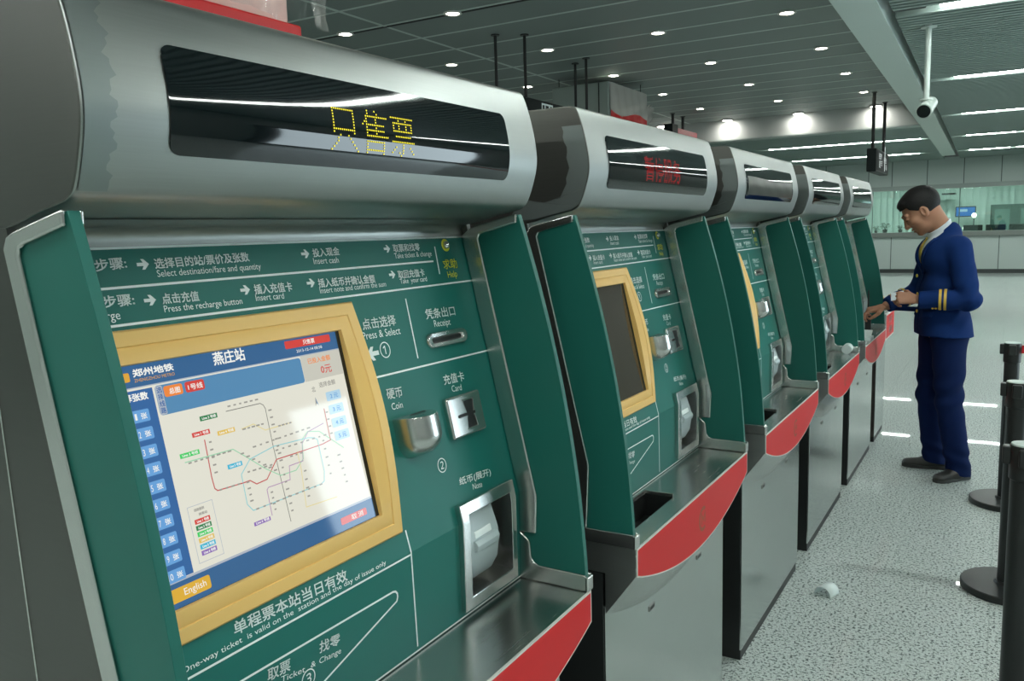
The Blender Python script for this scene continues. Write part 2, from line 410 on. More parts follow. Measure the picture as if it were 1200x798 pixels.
def glyph(rows): return [[c == '#' for c in r_] for r_ in rows.split()]
ZHI = glyph("""................ ..###########... ..#.........#... ..#.........#... ..#.........#... ..#.........#... ..#.........#... ..#.........#...
..###########... ..#.........#... .....#...#...... ....#.....#..... ....#......#.... ...#........#... ..#..........#.. .#............#.""")
SHOU = glyph("""....#...#....... ....#....#...... ...############. ...#....#....... ..##....#....... .#.##########... ...#....#....... ...##########...
...#....#....... ...############. ................ ...##########... ...#........#... ...#........#... ...##########... ...#........#...""")
PIAO = glyph("""................ .#############.. .....#...#...... ..###########... ..#..#...#..#... ..#..#...#..#... ..###########... ................
...#########.... ................ .#############.. .......#........ ...#...#...#.... ..#....#....#... .#...#.#.....#.. ......#.........""")

def led_sample(ch, n=16):
    """dot-matrix version of a character: cells whose centre area is covered by the outline"""
    vs, fs = text_geo(ch, 0.012)
    tri = []
    for f in fs:
        for i in range(1, len(f)-1): tri.append((vs[f[0]], vs[f[i]], vs[f[i+1]]))
    T = np.array(tri); g = [[False]*n for _ in range(n)]
    x0 = min(v[0] for v in vs); x1 = max(v[0] for v in vs); y0 = min(v[1] for v in vs); y1 = max(v[1] for v in vs)
    def inside(px, py):
        a, b, c = T[:, 0], T[:, 1], T[:, 2]
        d1 = (px-b[:,0])*(a[:,1]-b[:,1]) - (a[:,0]-b[:,0])*(py-b[:,1]); d2 = (px-c[:,0])*(b[:,1]-c[:,1]) - (b[:,0]-c[:,0])*(py-c[:,1]); d3 = (px-a[:,0])*(c[:,1]-a[:,1]) - (c[:,0]-a[:,0])*(py-a[:,1])
        return bool((((d1 >= 0) & (d2 >= 0) & (d3 >= 0)) | ((d1 <= 0) & (d2 <= 0) & (d3 <= 0))).any())
    for r_ in range(n):
        for c in range(n):
            hits = sum(inside(x0 + (x1-x0)*(c+0.5+dx)/n, y1 - (y1-y0)*(r_+0.5+dy)/n) for dx in (-0.3, 0, 0.3) for dy in (-0.3, 0, 0.3))
            g[r_][c] = hits >= 4
    return g

def display(leds, mi_led):
    """dark curved window; leds = list of (grid, y_left, y_right, z_top, z_bottom)"""
    d = MB(); y0, y1, z0, z1, rr = 0.102, 0.814, 0.1665, 0.1785, 0.014
    z0, z1 = 1.6665, 1.7855
    ys = [y0 + rr*(1-math.cos(math.radians(a))) for a in (0, 15, 30, 45, 60, 75, 90)]
    ys = ys + list(np.linspace(y0+rr, y1-rr, 10))[1:-1] + [y1 - (q - y0) for q in ys[::-1]]
    pts = []
    for y in ys:
        e = min(y - y0, y1 - y); ins = 0 if e >= rr else rr - math.sqrt(max(0, rr*rr - (rr-e)**2))
        za, zb = z0 + ins, z1 - ins
        pts.append([HM(y, za, -0.004)] + [HM(y, za + (zb-za)*k/16, 0.0016) for k in range(17)] + [HM(y, zb, -0.004)])
    d.grid(pts, 0)
    for g, ya, yb, zt, zb in leds:
        n = len(g); cw = (yb-ya)/n; ch = (zt-zb)/n
        for r_ in range(n):
            for c in range(n):
                if g[r_][c]:
                    yc = ya + (c+0.5)*cw; zc = zt - (r_+0.5)*ch; a = 0.31*cw; b = 0.33*ch
                    q = [(yc + a*math.cos(k*math.pi/3), zc + b*math.sin(k*math.pi/3)) for k in range(6)]
                    d.add([HM(u, v, 0.0024) for u, v in q], [list(range(6))], 1)
    return d

# ---- panel lettering: (text, y_left, s_left, y_right, s_right, ink height or None)
PRINT = [
 ('步骤:', 0.1036, 0.5126, 0.1457, 0.5146, 0.0150), ('选择目的站/票价及张数', 0.1856, 0.5117, 0.3426, 0.5147, 0.0138),
 ('Select destination/fare and quantity', 0.1861, 0.5010, 0.3613, 0.5024, None), ('投入现金', 0.4733, 0.5157, 0.5348, 0.5170, 0.0138),
 ('Insert cash', 0.4712, 0.5046, 0.5289, 0.5044, None), ('取票和找零', 0.6758, 0.5167, 0.7545, 0.5172, 0.0144),
 ('Take ticket & change', 0.6752, 0.5053, 0.7876, 0.5061, None), ('步骤:', 0.1026, 0.4666, 0.1450, 0.4669, 0.0150),
 ('Recharge', 0.0664, 0.4517, 0.1218, 0.4512, None), ('点击充值', 0.1846, 0.4643, 0.2416, 0.4638, 0.0138),
 ('Press the recharge button', 0.1847, 0.4535, 0.3129, 0.4535, None), ('插入充值卡', 0.3392, 0.4650, 0.4132, 0.4643, 0.0146),
 ('Insert card', 0.3386, 0.4554, 0.3932, 0.4545, None), ('插入纸币并确认金额', 0.4705, 0.4654, 0.6079, 0.4643, 0.0146),
 ('Insert note and confirm the sum', 0.4708, 0.4562, 0.6346, 0.4564, None), ('取回充值卡', 0.6735, 0.4676, 0.7517, 0.4675, 0.0146),
 ('Take  your card', 0.6751, 0.4581, 0.7553, 0.4580, None),
 ('*求助', 0.8175, 0.4772, 0.8639, 0.4777, 0.0194), ('*Help', 0.8252, 0.4599, 0.8572, 0.4607, None),
 ('点击选择', 0.5508, 0.3861, 0.6383, 0.3849, 0.0191), ('Press & Select', 0.5456, 0.3699, 0.6452, 0.3683, None),
 ('凭条出口', 0.7270, 0.3856, 0.8215, 0.3839, 0.0193), ('Receipt', 0.7473, 0.3693, 0.7994, 0.3678, None),
 ('充值卡', 0.7377, 0.2572, 0.8044, 0.2544, 0.0190), ('Card', 0.7570, 0.2407, 0.7889, 0.2387, None),
 ('硬币', 0.5724, 0.2611, 0.6131, 0.2582, 0.0180), ('Coin', 0.5785, 0.2417, 0.6077, 0.2402, None),
 ('纸币(展开)', 0.7175, 0.0656, 0.8225, 0.0571, 0.0165), ('Note', 0.7552, 0.0491, 0.7863, 0.0463, None),
 ('①', 0.5810, 0.3335, 0.6080, 0.3335, 0.0250), ('②', 0.6654, 0.1060, 0.6914, 0.1050, 0.0235),
 ('单程票本站当日有效', 0.1804, 0.0171, 0.3938, 0.0104, 0.0178),
 ('One-way ticket  is valid on the  station and the day of issue only', 0.0970, 0.0060, 0.4832, 0.0030, 0.0076),
]
PRINT_LOW = [('取票', 0.2250, 0.9664, 0.2661, 0.9631, 0.0175), ('找零', 0.3236, 0.9606, 0.3662, 0.9556, 0.0180), ('Ticket', 0.2481, 0.9539, 0.2936, 0.9476, 0.0092),
 ('&', 0.3051, 0.9479, 0.3150, 0.9463, 0.0089), ('Change', 0.3223, 0.9454, 0.3682, 0.9408, 0.0092), ('③', 0.2860, 0.9220, 0.3130, 0.9215, 0.025)]

def arrow(mb, y, s, sz, mapf, mi, flip=1):
    k = sz
    pts = [(-0.5, 0.13), (0.02, 0.13), (-0.14, 0.40), (0.10, 0.40), (0.5, 0.0), (0.10, -0.40), (-0.14, -0.40), (0.02, -0.13), (-0.5, -0.13)]
    poly2(mb, [(y + flip*a*k, s + b*k) for a, b in pts], mapf, mi)

def front_panel():
    p = MB(); a, b = TW, W - TW + 0.006
    # raked sheet, upright sheet and the returns behind them
    ys = [a, b]
    ha, hb, hs, hz = 0.706, 0.865, 0.020, 0.884          # opening behind the note acceptor
    p.add([PM(a, 0.5432), PM(b, 0.5432), PM(b, hs), PM(hb, hs), PM(ha, hs), PM(a, hs), PM(b, 0), PM(hb, 0), PM(ha, 0), PM(a, 0),
           LM(b, hz), LM(hb, hz), LM(ha, hz), LM(a, hz), LM(b, 0.853), LM(a, 0.853)],
          [(0, 1, 2, 3, 4, 5), (5, 4, 8, 9), (3, 2, 6, 7), (9, 8, 12, 13), (7, 6, 10, 11), (13, 12, 11, 10, 14, 15)], 0)
    for t, ya, sa, yb, sb, h in PRINT:
        mi = 2 if t[0] == '*' else 1
        put_text(p, t.lstrip('*'), (ya, sa), (yb, sb), h, PM, mi, weight=0.010 if has_cjk(t) else 0.004)
    for t, ya, sa, yb, sb, h in PRINT_LOW: put_text(p, t, (ya, sa), (yb, sb), h, LM, 1, weight=0.010)
    lw = 0.0033
    for q in ([(a, 0.5415), (b, 0.5415)], [(a, 0.4900), (0.7885, 0.4952)], [(a, 0.4425), (b, 0.4495)], [(0.8027, 0.5239), (0.7995, 0.4690)],
              [(0.6801, 0.4300), (0.6778, 0.3184)], [(0.5500, 0.3030), (b, 0.3013)], [(b - 0.0012, 0.5432), (b - 0.0012, 0.0)], [(0.5455, 0.0392), (0.5472, 0.0)]):
        ribbon(p, q, lw, PM, 1)
    for q in ([(0.5472, 1.0366), (0.5535, 0.8637)], [(a, 1.0338), (0.5472, 1.0330)], [(a, 0.8560), (b, 0.8560)], [(b - 0.0012, 0.853), (b - 0.0012, 1.0366)],
              [(0.10, 0.9912), (0.4951, 0.9869), (0.5020, 0.9850), (0.5062, 0.9800), (0.5068, 0.9740), (0.5040, 0.9672), (0.3308, 0.9140), (0.20, 0.873)]):
        ribbon(p, q, lw, LM, 1)
    for y, s in ((0.1688, 0.5189), (0.4569, 0.5222), (0.6587, 0.5240), (0.1675, 0.4714), (0.3229, 0.4733), (0.4548, 0.4747), (0.6575, 0.4763)): arrow(p, y, s, 0.0175, PM, 1)
    arrow(p, 0.5620, 0.3438, 0.030, PM, 1, -1)
    # yellow ring round the help button
    ribbon(p, [(0.8391 + 0.0105*math.cos(k*math.pi/14), 0.5255 + 0.0105*math.sin(k*math.pi/14)) for k in range(28)], 0.0045, PM, 2, closed=True)
    return p

# ---- touch screen picture: coordinates y, s on the panel
UI = {}
def ui_mat(k, rgb, s=0.95):
    UI[k] = len(UI); return mat('screen_' + k, (0.03, 0.032, 0.03), 0.05, spec=0.5, emit=srgb(*rgb), estr=s)
UI_M = [ui_mat('paper', (222, 220, 206)), ui_mat('header', (44, 92, 140)), ui_mat('bluebox', (78, 132, 174)), ui_mat('column', (42, 94, 154)), ui_mat('button', (98, 156, 212)),
        ui_mat('line', (168, 176, 188)), ui_mat('white', (236, 236, 230)), ui_mat('red', (206, 58, 52)), ui_mat('orange', (232, 130, 52)), ui_mat('yellow', (220, 186, 88)), ui_mat('green', (58, 200, 96)),
        ui_mat('darkgreen', (32, 122, 70)), ui_mat('cyan', (52, 176, 208)), ui_mat('purple', (136, 100, 176)), ui_mat('black', (112, 112, 106)), ui_mat('english', (216, 168, 48)), ui_mat('grey', (196, 194, 182)),
        ui_mat('palebtn', (172, 206, 226)), ui_mat('gold', (214, 158, 48)), ui_mat('mapred', (190, 84, 84)), ui_mat('mapgreen', (150, 206, 168)), ui_mat('mapcyan', (140, 200, 204)), ui_mat('mappurple', (176, 140, 176)), ui_mat('mapyellow', (222, 208, 150)), ui_mat('ink', (150, 148, 140))]

def screen_on():
    p = MB(); y0, y1, s0, s1 = 0.0745, 0.4785, 0.0845, 0.3955
    def rect(a, b, c, d, k, n=0.0): poly2(p, [(a, c), (b, c), (b, d), (a, d)], PM, UI[k], 0.0052 + n)
    def rrect(a, b, c, d, k, n, r_=0.003):
        q = []
        for cx_, cy_, a0 in ((b-r_, c+r_, -90), (b-r_, d-r_, 0), (a+r_, d-r_, 90), (a+r_, c+r_, 180)):
            q += [(cx_ + r_*math.cos(math.radians(a0+t)), cy_ + r_*math.sin(math.radians(a0+t))) for t in (0, 30, 60, 90)]
        poly2(p, q, PM, UI[k], 0.0052 + n)
    def txt(s, a, b, y, k, h=None, n=0.0009, w_=0.004): put_text(p, s, (a, y), (b, y), h, PM, UI[k], weight=w_, n=0.0052 + n)
    def line(pts, k, wd=0.0011, n=0.0005): ribbon(p, pts, wd, PM, UI[k], n=0.0052 + n)
    rect(y0, y1, s0, s1, 'paper')
    rect(y0, y1, 0.3640, s1, 'header', 0.0002); rect(y0, y1, 0.3625, 0.3640, 'line', 0.0003)
    txt('燕庄站', 0.2379, 0.2913, 0.3722, 'white', 0.0180, w_=0.012)
    rrect(0.098, 0.1125, 0.3715, 0.3830, 'gold', 0.0004, 0.002)
    txt('郑州地铁', 0.1173, 0.1747, 0.3762, 'white', 0.0095, w_=0.01); txt('ZHENGZHOU METRO', 0.1175, 0.1750, 0.3698, 'gold', 0.0042)
    rrect(0.3690, 0.4645, 0.3772, 0.3890, 'red', 0.0004, 0.002); txt('只售票', 0.4055, 0.4295, 0.3795, 'white', 0.0075)
    txt('2013-12-14 08:58', 0.3888, 0.4428, 0.3692, 'white', 0.0045)
    rrect(0.1425, 0.3930, 0.3222, 0.3608, 'bluebox', 0.0004, 0.004); rrect(0.1430, 0.1530, 0.3228, 0.3600, 'line', 0.00055, 0.002)
    for i, ch in enumerate('选择线路'): txt(ch, 0.1443, 0.1517, 0.3508 - 0.0088*i, 'column', 0.0076)
    rrect(0.1543, 0.1821, 0.3440, 0.3582, 'orange', 0.0006); txt('总图', 0.1615, 0.1775, 0.3467, 'white', 0.0078)
    rrect(0.1860, 0.2160, 0.3440, 0.3582, 'red', 0.0006); txt('1号线', 0.1900, 0.2125, 0.3467, 'white', 0.0078)
    rect(0.3935, y1, 0.3225, 0.3625, 'grey', 0.0004); txt('已投入金额', 0.4064, 0.4551, 0.3484, 'orange', 0.0085); txt('0元', 0.4298, 0.4528, 0.3294, 'red', 0.0125)
    rect(y0, 0.1393, 0.1190, 0.3600, 'column', 0.0003); txt('选择张数', 0.0870, 0.1307, 0.3465, 'white', 0.0095, w_=0.01)
    for i in range(10):
        t = 0.3353 - 0.02255*i
        rrect(0.0890, 0.1280, t - 0.0155, t, 'button', 0.0005, 0.002); txt(str(i+1), 0.1075 if i < 9 else 0.1035, 0.1105, t - 0.0120, 'white', 0.0085); txt('张', 0.1160, 0.1238, t - 0.0120, 'white', 0.0075)
    txt('选择金额', 0.4189, 0.4543, 0.3090, 'ink', 0.0080)
    for i in range(4):
        t = 0.2995 - 0.0212*i; rrect(0.4290, 0.4610, t - 0.0145, t, 'palebtn', 0.0005, 0.002); txt(f'{i+2} 元', 0.4370, 0.4540, t - 0.0115, 'button', 0.0075)
    txt('北', 0.4020, 0.4095, 0.3045, 'ink', 0.0085)
    poly2(p, [(0.4030, 0.2830), (0.4060, 0.2965), (0.4068, 0.2870)], PM, UI['ink'], 0.0057); poly2(p, [(0.4060, 0.2965), (0.4098, 0.2830), (0.4068, 0.2870)], PM, UI['bluebox'], 0.0057)
    rect(y0, y1, s0, 0.1155, 'header', 0.0003); rect(y0, y1, 0.1155, 0.1185, 'line', 0.0003)
    rrect(0.0930, 0.1600, 0.0915, 0.1090, 'english', 0.0005); txt('English', 0.1205, 0.1530, 0.0968, 'white', 0.0090)
    rrect(0.4022, 0.4608, 0.0940, 0.1050, 'red', 0.0005, 0.002); txt('取 消', 0.4250, 0.4520, 0.0955, 'white', 0.0080)
    # route map
    line([(0.1973, 0.2784), (0.1954, 0.2269), (0.1962, 0.2120), (0.2000, 0.2082), (0.2423, 0.2067), (0.2539, 0.2069), (0.2638, 0.1992), (0.2828, 0.2006), (0.3067, 0.2233), (0.3604, 0.2232), (0.40, 0.2236), (0.4180, 0.2260), (0.4190, 0.2760)], 'mapred', 0.0016)
    line([(0.2400, 0.3080), (0.3000, 0.3075), (0.3050, 0.3040), (0.3072, 0.2983), (0.3061, 0.2468), (0.3078, 0.1309)], 'black', 0.0011)
    line([(0.1612, 0.2563), (0.2378, 0.2553), (0.2567, 0.2396), (0.2839, 0.2159), (0.3080, 0.1994), (0.3378, 0.1990), (0.3560, 0.2120), (0.3620, 0.2400), (0.3760, 0.2490), (0.3990, 0.2440), (0.4420, 0.2080)], 'mapgreen', 0.0014)
    line([(0.2422, 0.2186), (0.2617, 0.2353), (0.3074, 0.2426), (0.3741, 0.2397), (0.3860, 0.2370), (0.3918, 0.2329), (0.3914, 0.1833), (0.3870, 0.1690), (0.3800, 0.1664), (0.2485, 0.1659), (0.2410, 0.1767), (0.2422, 0.2186)], 'mapcyan', 0.0014)
    line([(0.2777, 0.1493), (0.2787, 0.1863), (0.2820, 0.1890), (0.3231, 0.1888), (0.3271, 0.2083), (0.3545, 0.2089), (0.3601, 0.2338), (0.3767, 0.2484), (0.4111, 0.2542)], 'mappurple', 0.0013)
    line([(0.2587, 0.2789), (0.2806, 0.2814), (0.2988, 0.2686), (0.3500, 0.2690)], 'mapyellow', 0.0014); line([(0.3477, 0.2250), (0.3477, 0.1976), (0.3415, 0.1421), (0.4056, 0.1387)], 'mapyellow', 0.0014)
    rnd = random.Random(3)
    def ticks(path, n, off=0.006):
        pts = [Vector(q) for q in path]; Ls = [(pts[i+1]-pts[i]).length for i in range(len(pts)-1)]; T = sum(Ls)
        for j in range(n):
            d = T * (j + 0.5) / n; i = 0
            while d > Ls[i]: d -= Ls[i]; i += 1
            q = pts[i] + (pts[i+1]-pts[i]) * (d / Ls[i]); w_ = rnd.uniform(0.0035, 0.0065); v = (pts[i+1]-pts[i])
            ox, oy = (0, off) if abs(v.x) > abs(v.y) else (off + 0.002, 0)
            rect(q.x + ox - w_/2, q.x + ox + w_/2, q.y + oy - 0.0011, q.y + oy + 0.0011, 'ink', 0.0006)
    for pth, n in (([(0.1973, 0.2784), (0.1954, 0.2269)], 5), ([(0.20, 0.2020), (0.24, 0.2010)], 4), ([(0.25, 0.2130), (0.30, 0.2120)], 5), ([(0.305, 0.2300), (0.415, 0.2300)], 9), ([(0.242, 0.3080), (0.30, 0.3080)], 6), ([(0.3066, 0.30), (0.3066, 0.14)], 15),
                   ([(0.1640, 0.2480), (0.236, 0.2480)], 8), ([(0.247, 0.243), (0.305, 0.200)], 7), ([(0.2420, 0.210), (0.2415, 0.175)], 4), ([(0.250, 0.1600), (0.385, 0.1600)], 11), ([(0.268, 0.2440), (0.385, 0.2480)], 10), ([(0.2780, 0.185), (0.2775, 0.152)], 4), ([(0.395, 0.235), (0.395, 0.17)], 5), ([(0.259, 0.2720), (0.30, 0.2720)], 5),
                   ([(0.415, 0.275), (0.415, 0.23)], 4), ([(0.347, 0.2), (0.342, 0.15)], 4), ([(0.322, 0.263), (0.35, 0.263)], 4), ([(0.42, 0.205), (0.425, 0.15)], 5), ([(0.33, 0.215), (0.36, 0.215)], 3)): ticks(pth, n)
    for i, (k, a, b, c, d) in enumerate((('darkgreen', 0.1971, 0.2250, 0.3030, 0.3095), ('red', 0.1803, 0.2081, 0.2845, 0.2908), ('yellow', 0.2190, 0.2479, 0.2783, 0.2845), ('green', 0.1562, 0.1858, 0.2622, 0.2684), ('cyan', 0.2231, 0.2475, 0.2305, 0.2368), ('purple', 0.2447, 0.2739, 0.1442, 0.1496))):
        rect(a, b, c, d, k, 0.0006); txt('Line ' + '214356'[i] + ' 号线', a + 0.003, b - 0.003, c + 0.0012, 'white', 0.0040, n=0.0012)
    line([(0.1500, 0.1995), (0.1882, 0.1995), (0.1882, 0.1265), (0.1500, 0.1265), (0.1500, 0.1995)], 'line', 0.0007)
    txt('线路图例', 0.1585, 0.1735, 0.1915, 'ink', 0.0038); txt('换乘站', 0.1640, 0.1770, 0.1850, 'ink', 0.0036)
    for i, k in enumerate(('red', 'darkgreen', 'green', 'yellow', 'cyan', 'purple')):
        t = 0.1815 - 0.0082*i; rect(0.1562, 0.1798, t - 0.0062, t, k, 0.0006); txt(f'Line {i+1} 号线', 0.1590, 0.1770, t - 0.0050, 'white', 0.0038, n=0.0012)
    return p

def screen_off():
    p = MB(); poly2(p, [(0.0745, 0.0845), (0.4785, 0.0845), (0.4785, 0.3955), (0.0745, 0.3955)], PM, 0, 0.0052); return p

def bezel():
    oy0, oy1, os0, os1 = 0.022, 0.533, 0.0395, 0.4365
    def h(s):
        t = (s - os0) / (os1 - os0); return 0.008 + 0.021 * math.sin(math.pi * min(1, max(0, t)))
    rings = []
    for ins, kind in ((0, 'base'), (0.0, 'out'), (0.003, 'out2'), (0.022, 'mid'), (0.0235, 'groove'), (0.025, 'mid2'), (0.046, 'lip'), (0.0475, 'in')):
        a, b, c, d = oy0 + ins, oy1 - ins, os0 + ins*0.95, os1 - ins*0.95
        n = 18; path = [(a, c + (d-c)*k/n) for k in range(n)] + [(a + (b-a)*k/n, d) for k in range(n)] + [(b, d - (d-c)*k/n) for k in range(n)] + [(b - (b-a)*k/n, c) for k in range(n)]
        row = []
        for y, s in path:
            hh = h(s)
            v = {'base': -0.001, 'out': hh - 0.003, 'out2': hh, 'mid': hh, 'groove': hh - 0.002, 'mid2': hh - 0.001, 'lip': hh*0.55 + 0.004, 'in': 0.004}[kind]
            row.append(PM(y, s, v))
        rings.append(row)
    p = MB(); n = len(rings[0])
    vs = [v for r_ in rings for v in r_]; fs = []
    for i in range(len(rings)-1): fs += [(i*n+k, i*n+(k+1) % n, (i+1)*n+(k+1) % n, (i+1)*n+k) for k in range(n)]
    p.add(vs, fs, 0)
    g = MB()
    for (a, b, c, d) in ((0.068, 0.0748, 0.078, 0.402), (0.4782, 0.4865, 0.078, 0.402), (0.068, 0.4865, 0.3952, 0.400), (0.068, 0.4865, 0.080, 0.0848)):
        poly2(g, [(a, c), (b, c), (b, d), (a, d)], PM, 0, 0.0062)
    return p, g

def machine():
    mach = thing('ticket_machine', 'green and steel ticket machine nearest the camera with its map screen lit', 'ticket machine', (XB, Y0, 0), 0, 'row of ticket machines')
    # carcass
    b = MB(); b.prism([(-1.42, 0.785), (-1.42, 1.60), (-1.03, 1.60), (NX-0.075, NZ), (NX-0.075, 0.785)], 0.002, W-0.002)
    for ya, yb in ((0.0015, 0.0135), (W-0.0135, W-0.0015)):
        b.prism([(-1.04, 1.598), (-0.955, 1.598), (-0.9505, 1.57), (NX+0.014, NZ), (NX+0.014, 0.790), (NX-0.085, 0.790), (NX-0.085, NZ)], ya, yb)
    body_ = b.build('cabinet_body', M['steel_side'], mach, xf=mx)
    sm_ = MB(); sm_.prism([(-1.016, 1.46), (-1.0125, 1.46), (-0.979, 0.80), (-0.9825, 0.80)], 0.0008, 0.0025); sm_.build('side_seam', M['steel_trim'], body_, xf=mx)
    # canopy
    prof = [(-1.42, 1.8435)] + HEADS + [(-0.89, 1.604), (-0.93, 1.594), (-0.955, 1.590), (-1.42, 1.590)]
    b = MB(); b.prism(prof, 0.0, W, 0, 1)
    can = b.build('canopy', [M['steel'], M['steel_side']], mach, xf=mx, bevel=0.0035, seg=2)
    # pale leftovers of protective film along the canopy's left end
    f = MB(); zs = np.linspace(1.626, 1.832, 40); rr = random.Random(5); row = []
    for i, z in enumerate(zs):
        e = 0.030 + 0.004*math.sin(i*0.9) + 0.003*math.sin(i*2.3+1) + 0.006*(i/40)
        row.append([HM(0.004, z, 0.0012), HM(0.004 + e*0.5, z, 0.0012), HM(0.004 + e, z, 0.0012)])
    f.grid(row); f.build('film_strip', M['film'], can)
    f = MB(); row = []
    P2 = [(-1.0, 1.596), (-0.93, 1.600), (-0.89, 1.608), (-0.838, 1.618), (-0.826, 1.624)] + [(head_x(z) - 0.003, z) for z in np.linspace(1.63, 1.80, 16)]
    for i, (x, z) in enumerate(P2):
        t = i / (len(P2)-1); wv = 0.003*math.sin(i*1.7)
        q = (-0.975 + min(1, t*2.2)*0.125, 1.640 + 0.004*math.sin(i)) if t < 0.42 else (head_x(z) - 0.052 + wv, max(z, 1.655))
        row.append([(x - XB, -0.0008, z), (q[0] - XB, -0.0008, q[1])])
    f.grid(row); f.build('film_strip', M['film'], can)
    # cove between canopy and panel
    c = MB(); cv = catmull([(-0.905, 1.599), (-0.935, 1.596), (-0.955, 1.589), (-0.965, 1.579), (-0.9650, 1.567)], 4)
    c.grid([[(x, TW, z), (x, W - TW, z)] for x, z in cv]); c.build('cove_strip', M['steel'], mach, xf=mx)
    # display window
    leds = []
    for g, ya, yb in ((ZHI, 0.346, 0.4105), (SHOU, 0.4095, 0.4740), (PIAO, 0.4735, 0.5400)): leds.append((g, ya, yb, 1.7505, 1.6885))
    d = display(leds, 1); dis = d.build('display_window', [M['glass_black'], M['led_yellow']], mach, recalc=False)
    # panel with its printing
    fp = front_panel().build('front_panel', [M['green'], M['white_print'], M['yellow_print']], mach, recalc=False, smooth=0)
    bz, gk = bezel(); bo = bz.build('screen_bezel', M['bezel'], mach, smooth=40); gk.build('gasket', M['gasket'], bo, recalc=False)
    sc = screen_on().build('touch_screen', UI_M, mach, recalc=False, smooth=0)
    # wings
    wf = catmull([(-0.8300, 1.606), (-0.8130, 1.550), (-0.7900, 1.470), (-0.7620, 1.360), (-0.7350, 1.230), (-0.7130, 1.090), (-0.7000, 0.960), (-0.6945, 0.875)], 5)
    back = [(-0.845, 0.875), (NX+0.020, NZ), (-0.9505+0.006, 1.570), (-0.935, 1.585)]
    for side in (0, 1):
        ya, yb = ((0.0, TW) if side == 0 else (W - TW, W))
        wgb = MB(); wgb.prism(wf + back, ya, yb); wg = wgb.build('side_wing', M['green_wing'], mach, xf=mx, bevel=0.0012, seg=1)
        tr = MB(); y2, y3 = ya - 0.006, yb + 0.006
        o_ = [(-0.832, 1.6075), (-0.930, 1.5865), (-0.944, 1.5815), (-0.9525, 1.568), (NX+0.012, NZ+0.004), (NX+0.010, 0.955)]
        i_ = [(-0.832, 1.5900), (-0.912, 1.5720), (-0.920, 1.5690), (-0.9240, 1.560), (NX+0.044, NZ), (NX+0.040, 0.955)]
        # channel: two cheeks and an outer edge
        for u0, u1 in ((y2, ya + 0.0005), (yb - 0.0005, y3)):
            ext = (u0 < ya - 0.001) == (side == 0)      # the outer cheek runs on down to the rail
            oo = o_ + ([(NX+0.009, 0.886)] if ext else []); ii_ = i_ + ([(NX+0.036, 0.886)] if ext else [])
            if not ext: oo = oo[:3] + [(-0.9635, 1.568), (NX+0.0012, NZ+0.002), (NX+0.0012, 0.955)]
            tr.prism(oo + ii_[::-1], u0, u1)
        tr.build('wing_trim', M['steel_trim'], wg, xf=mx, bevel=0.004, seg=3)
        rl = MB()
        inner = [(-0.688, 0.853), (-0.688, 0.876), (-0.690, 0.884), (-0.697, 0.887), (-0.800, 0.888), (-0.812, 0.893), (-0.818, 0.903), (-0.8205, 0.935), (-0.824, 0.940), (-0.845, 0.955), (-0.848, 0.853)]
        outer = [(-0.688, 0.853), (-0.688, 0.876), (-0.690, 0.884), (-0.697, 0.887), (-0.848, 0.884), (-0.848, 0.853)]
        i0, i1 = (yb - 0.001, yb + 0.005) if side == 0 else (ya - 0.005, ya + 0.001)
        u0, u1 = (ya - 0.005, ya + 0.001) if side == 0 else (yb - 0.001, yb + 0.005)
        rl.prism(inner, i0, i1); rl.prism(outer, u0, u1); rl.box((-0.696, ya - 0.005, 0.853), (-0.6865, yb + 0.005, 0.884)); rl.box((-0.848, ya, 0.853), (-0.69, yb, 0.874))
        rl.build('wing_rail', M['steel_trim'], wg, xf=mx, bevel=0.003, seg=3)
    # coin tray with corbelled underside
    t = MB(); n = 28; ys = [W*k/n for k in range(n+1)]
    def zr(y): q = (y - W/2)/(W/2); return 0.787 - 0.088*(1 - q*q)
    fx, bx = -0.690, -0.766
    hy0, hy1, hx0, hx1 = 0.10, 0.385, -0.822, -0.742
    rows_ = [[(fx, y, 0.852), (fx, y, zr(y)), (bx, y, zr(y) - 0.105)] for y in ys]; t.grid(rows_)
    for y in (0.0, W): t.add([(fx, y, 0.852), (fx, y, 0.787), (bx, y, 0.682), (bx, y, 0.782), (-1.10, y, 0.782), (-1.10, y, 0.852)], [(0, 1, 2, 3), (0, 3, 4, 5)], 1)
    xs_ = [fx, hx1, hx0, -0.9]; yt = [0, hy0, hy1, W]
    t.add([(x, y, 0.852) for x in xs_ for y in yt], [(i*4+j, i*4+j+1, i*4+j+5, i*4+j+4) for i in range(3) for j in range(3) if not (i == 1 and j == 1)])
    t.build('coin_tray', [M['steel_tray'], M['corbel']], mach, xf=mx, smooth=40)
    h = MB(); z2 = 0.790
    h.add([(hx0, hy0, 0.852), (hx1, hy0, 0.852), (hx1, hy1, 0.852), (hx0, hy1, 0.852), (hx0, hy0, z2), (hx1, hy0, z2), (hx1, hy1, z2), (hx0, hy1, z2)], [(0, 1, 5, 4), (1, 2, 6, 5), (2, 3, 7, 6), (3, 0, 4, 7), (4, 5, 6, 7)])
    bin_ = h.build('ticket_bin', M['dark'], mach, xf=mx, recalc=False)
    l = MB(); l.box((hx0, hy1, 0.852), (hx1, hy1 + 0.004, 0.862)); l.box((hx0 - 0.004, hy0, 0.852), (hx0, hy1 + 0.004, 0.862)); l.build('bin_lip', M['steel_trim'], bin_, xf=mx, bevel=0.0015)
    # red apron
    a = MB(); ax = -0.6875; ya, yb = 0.004, W - 0.004
    yy = [ya + (yb-ya)*k/40 for k in range(41)]
    outer = [(y, 0.8525) for y in yy] + [(y, zr(y)) for y in yy[::-1]]
    e = 0.0032
    inn = [(min(max(y, ya + e), yb - e), 0.8525 - e*1.3) for y in yy] + [(min(max(y, ya + e), yb - e), zr(y) + e) for y in yy[::-1]]
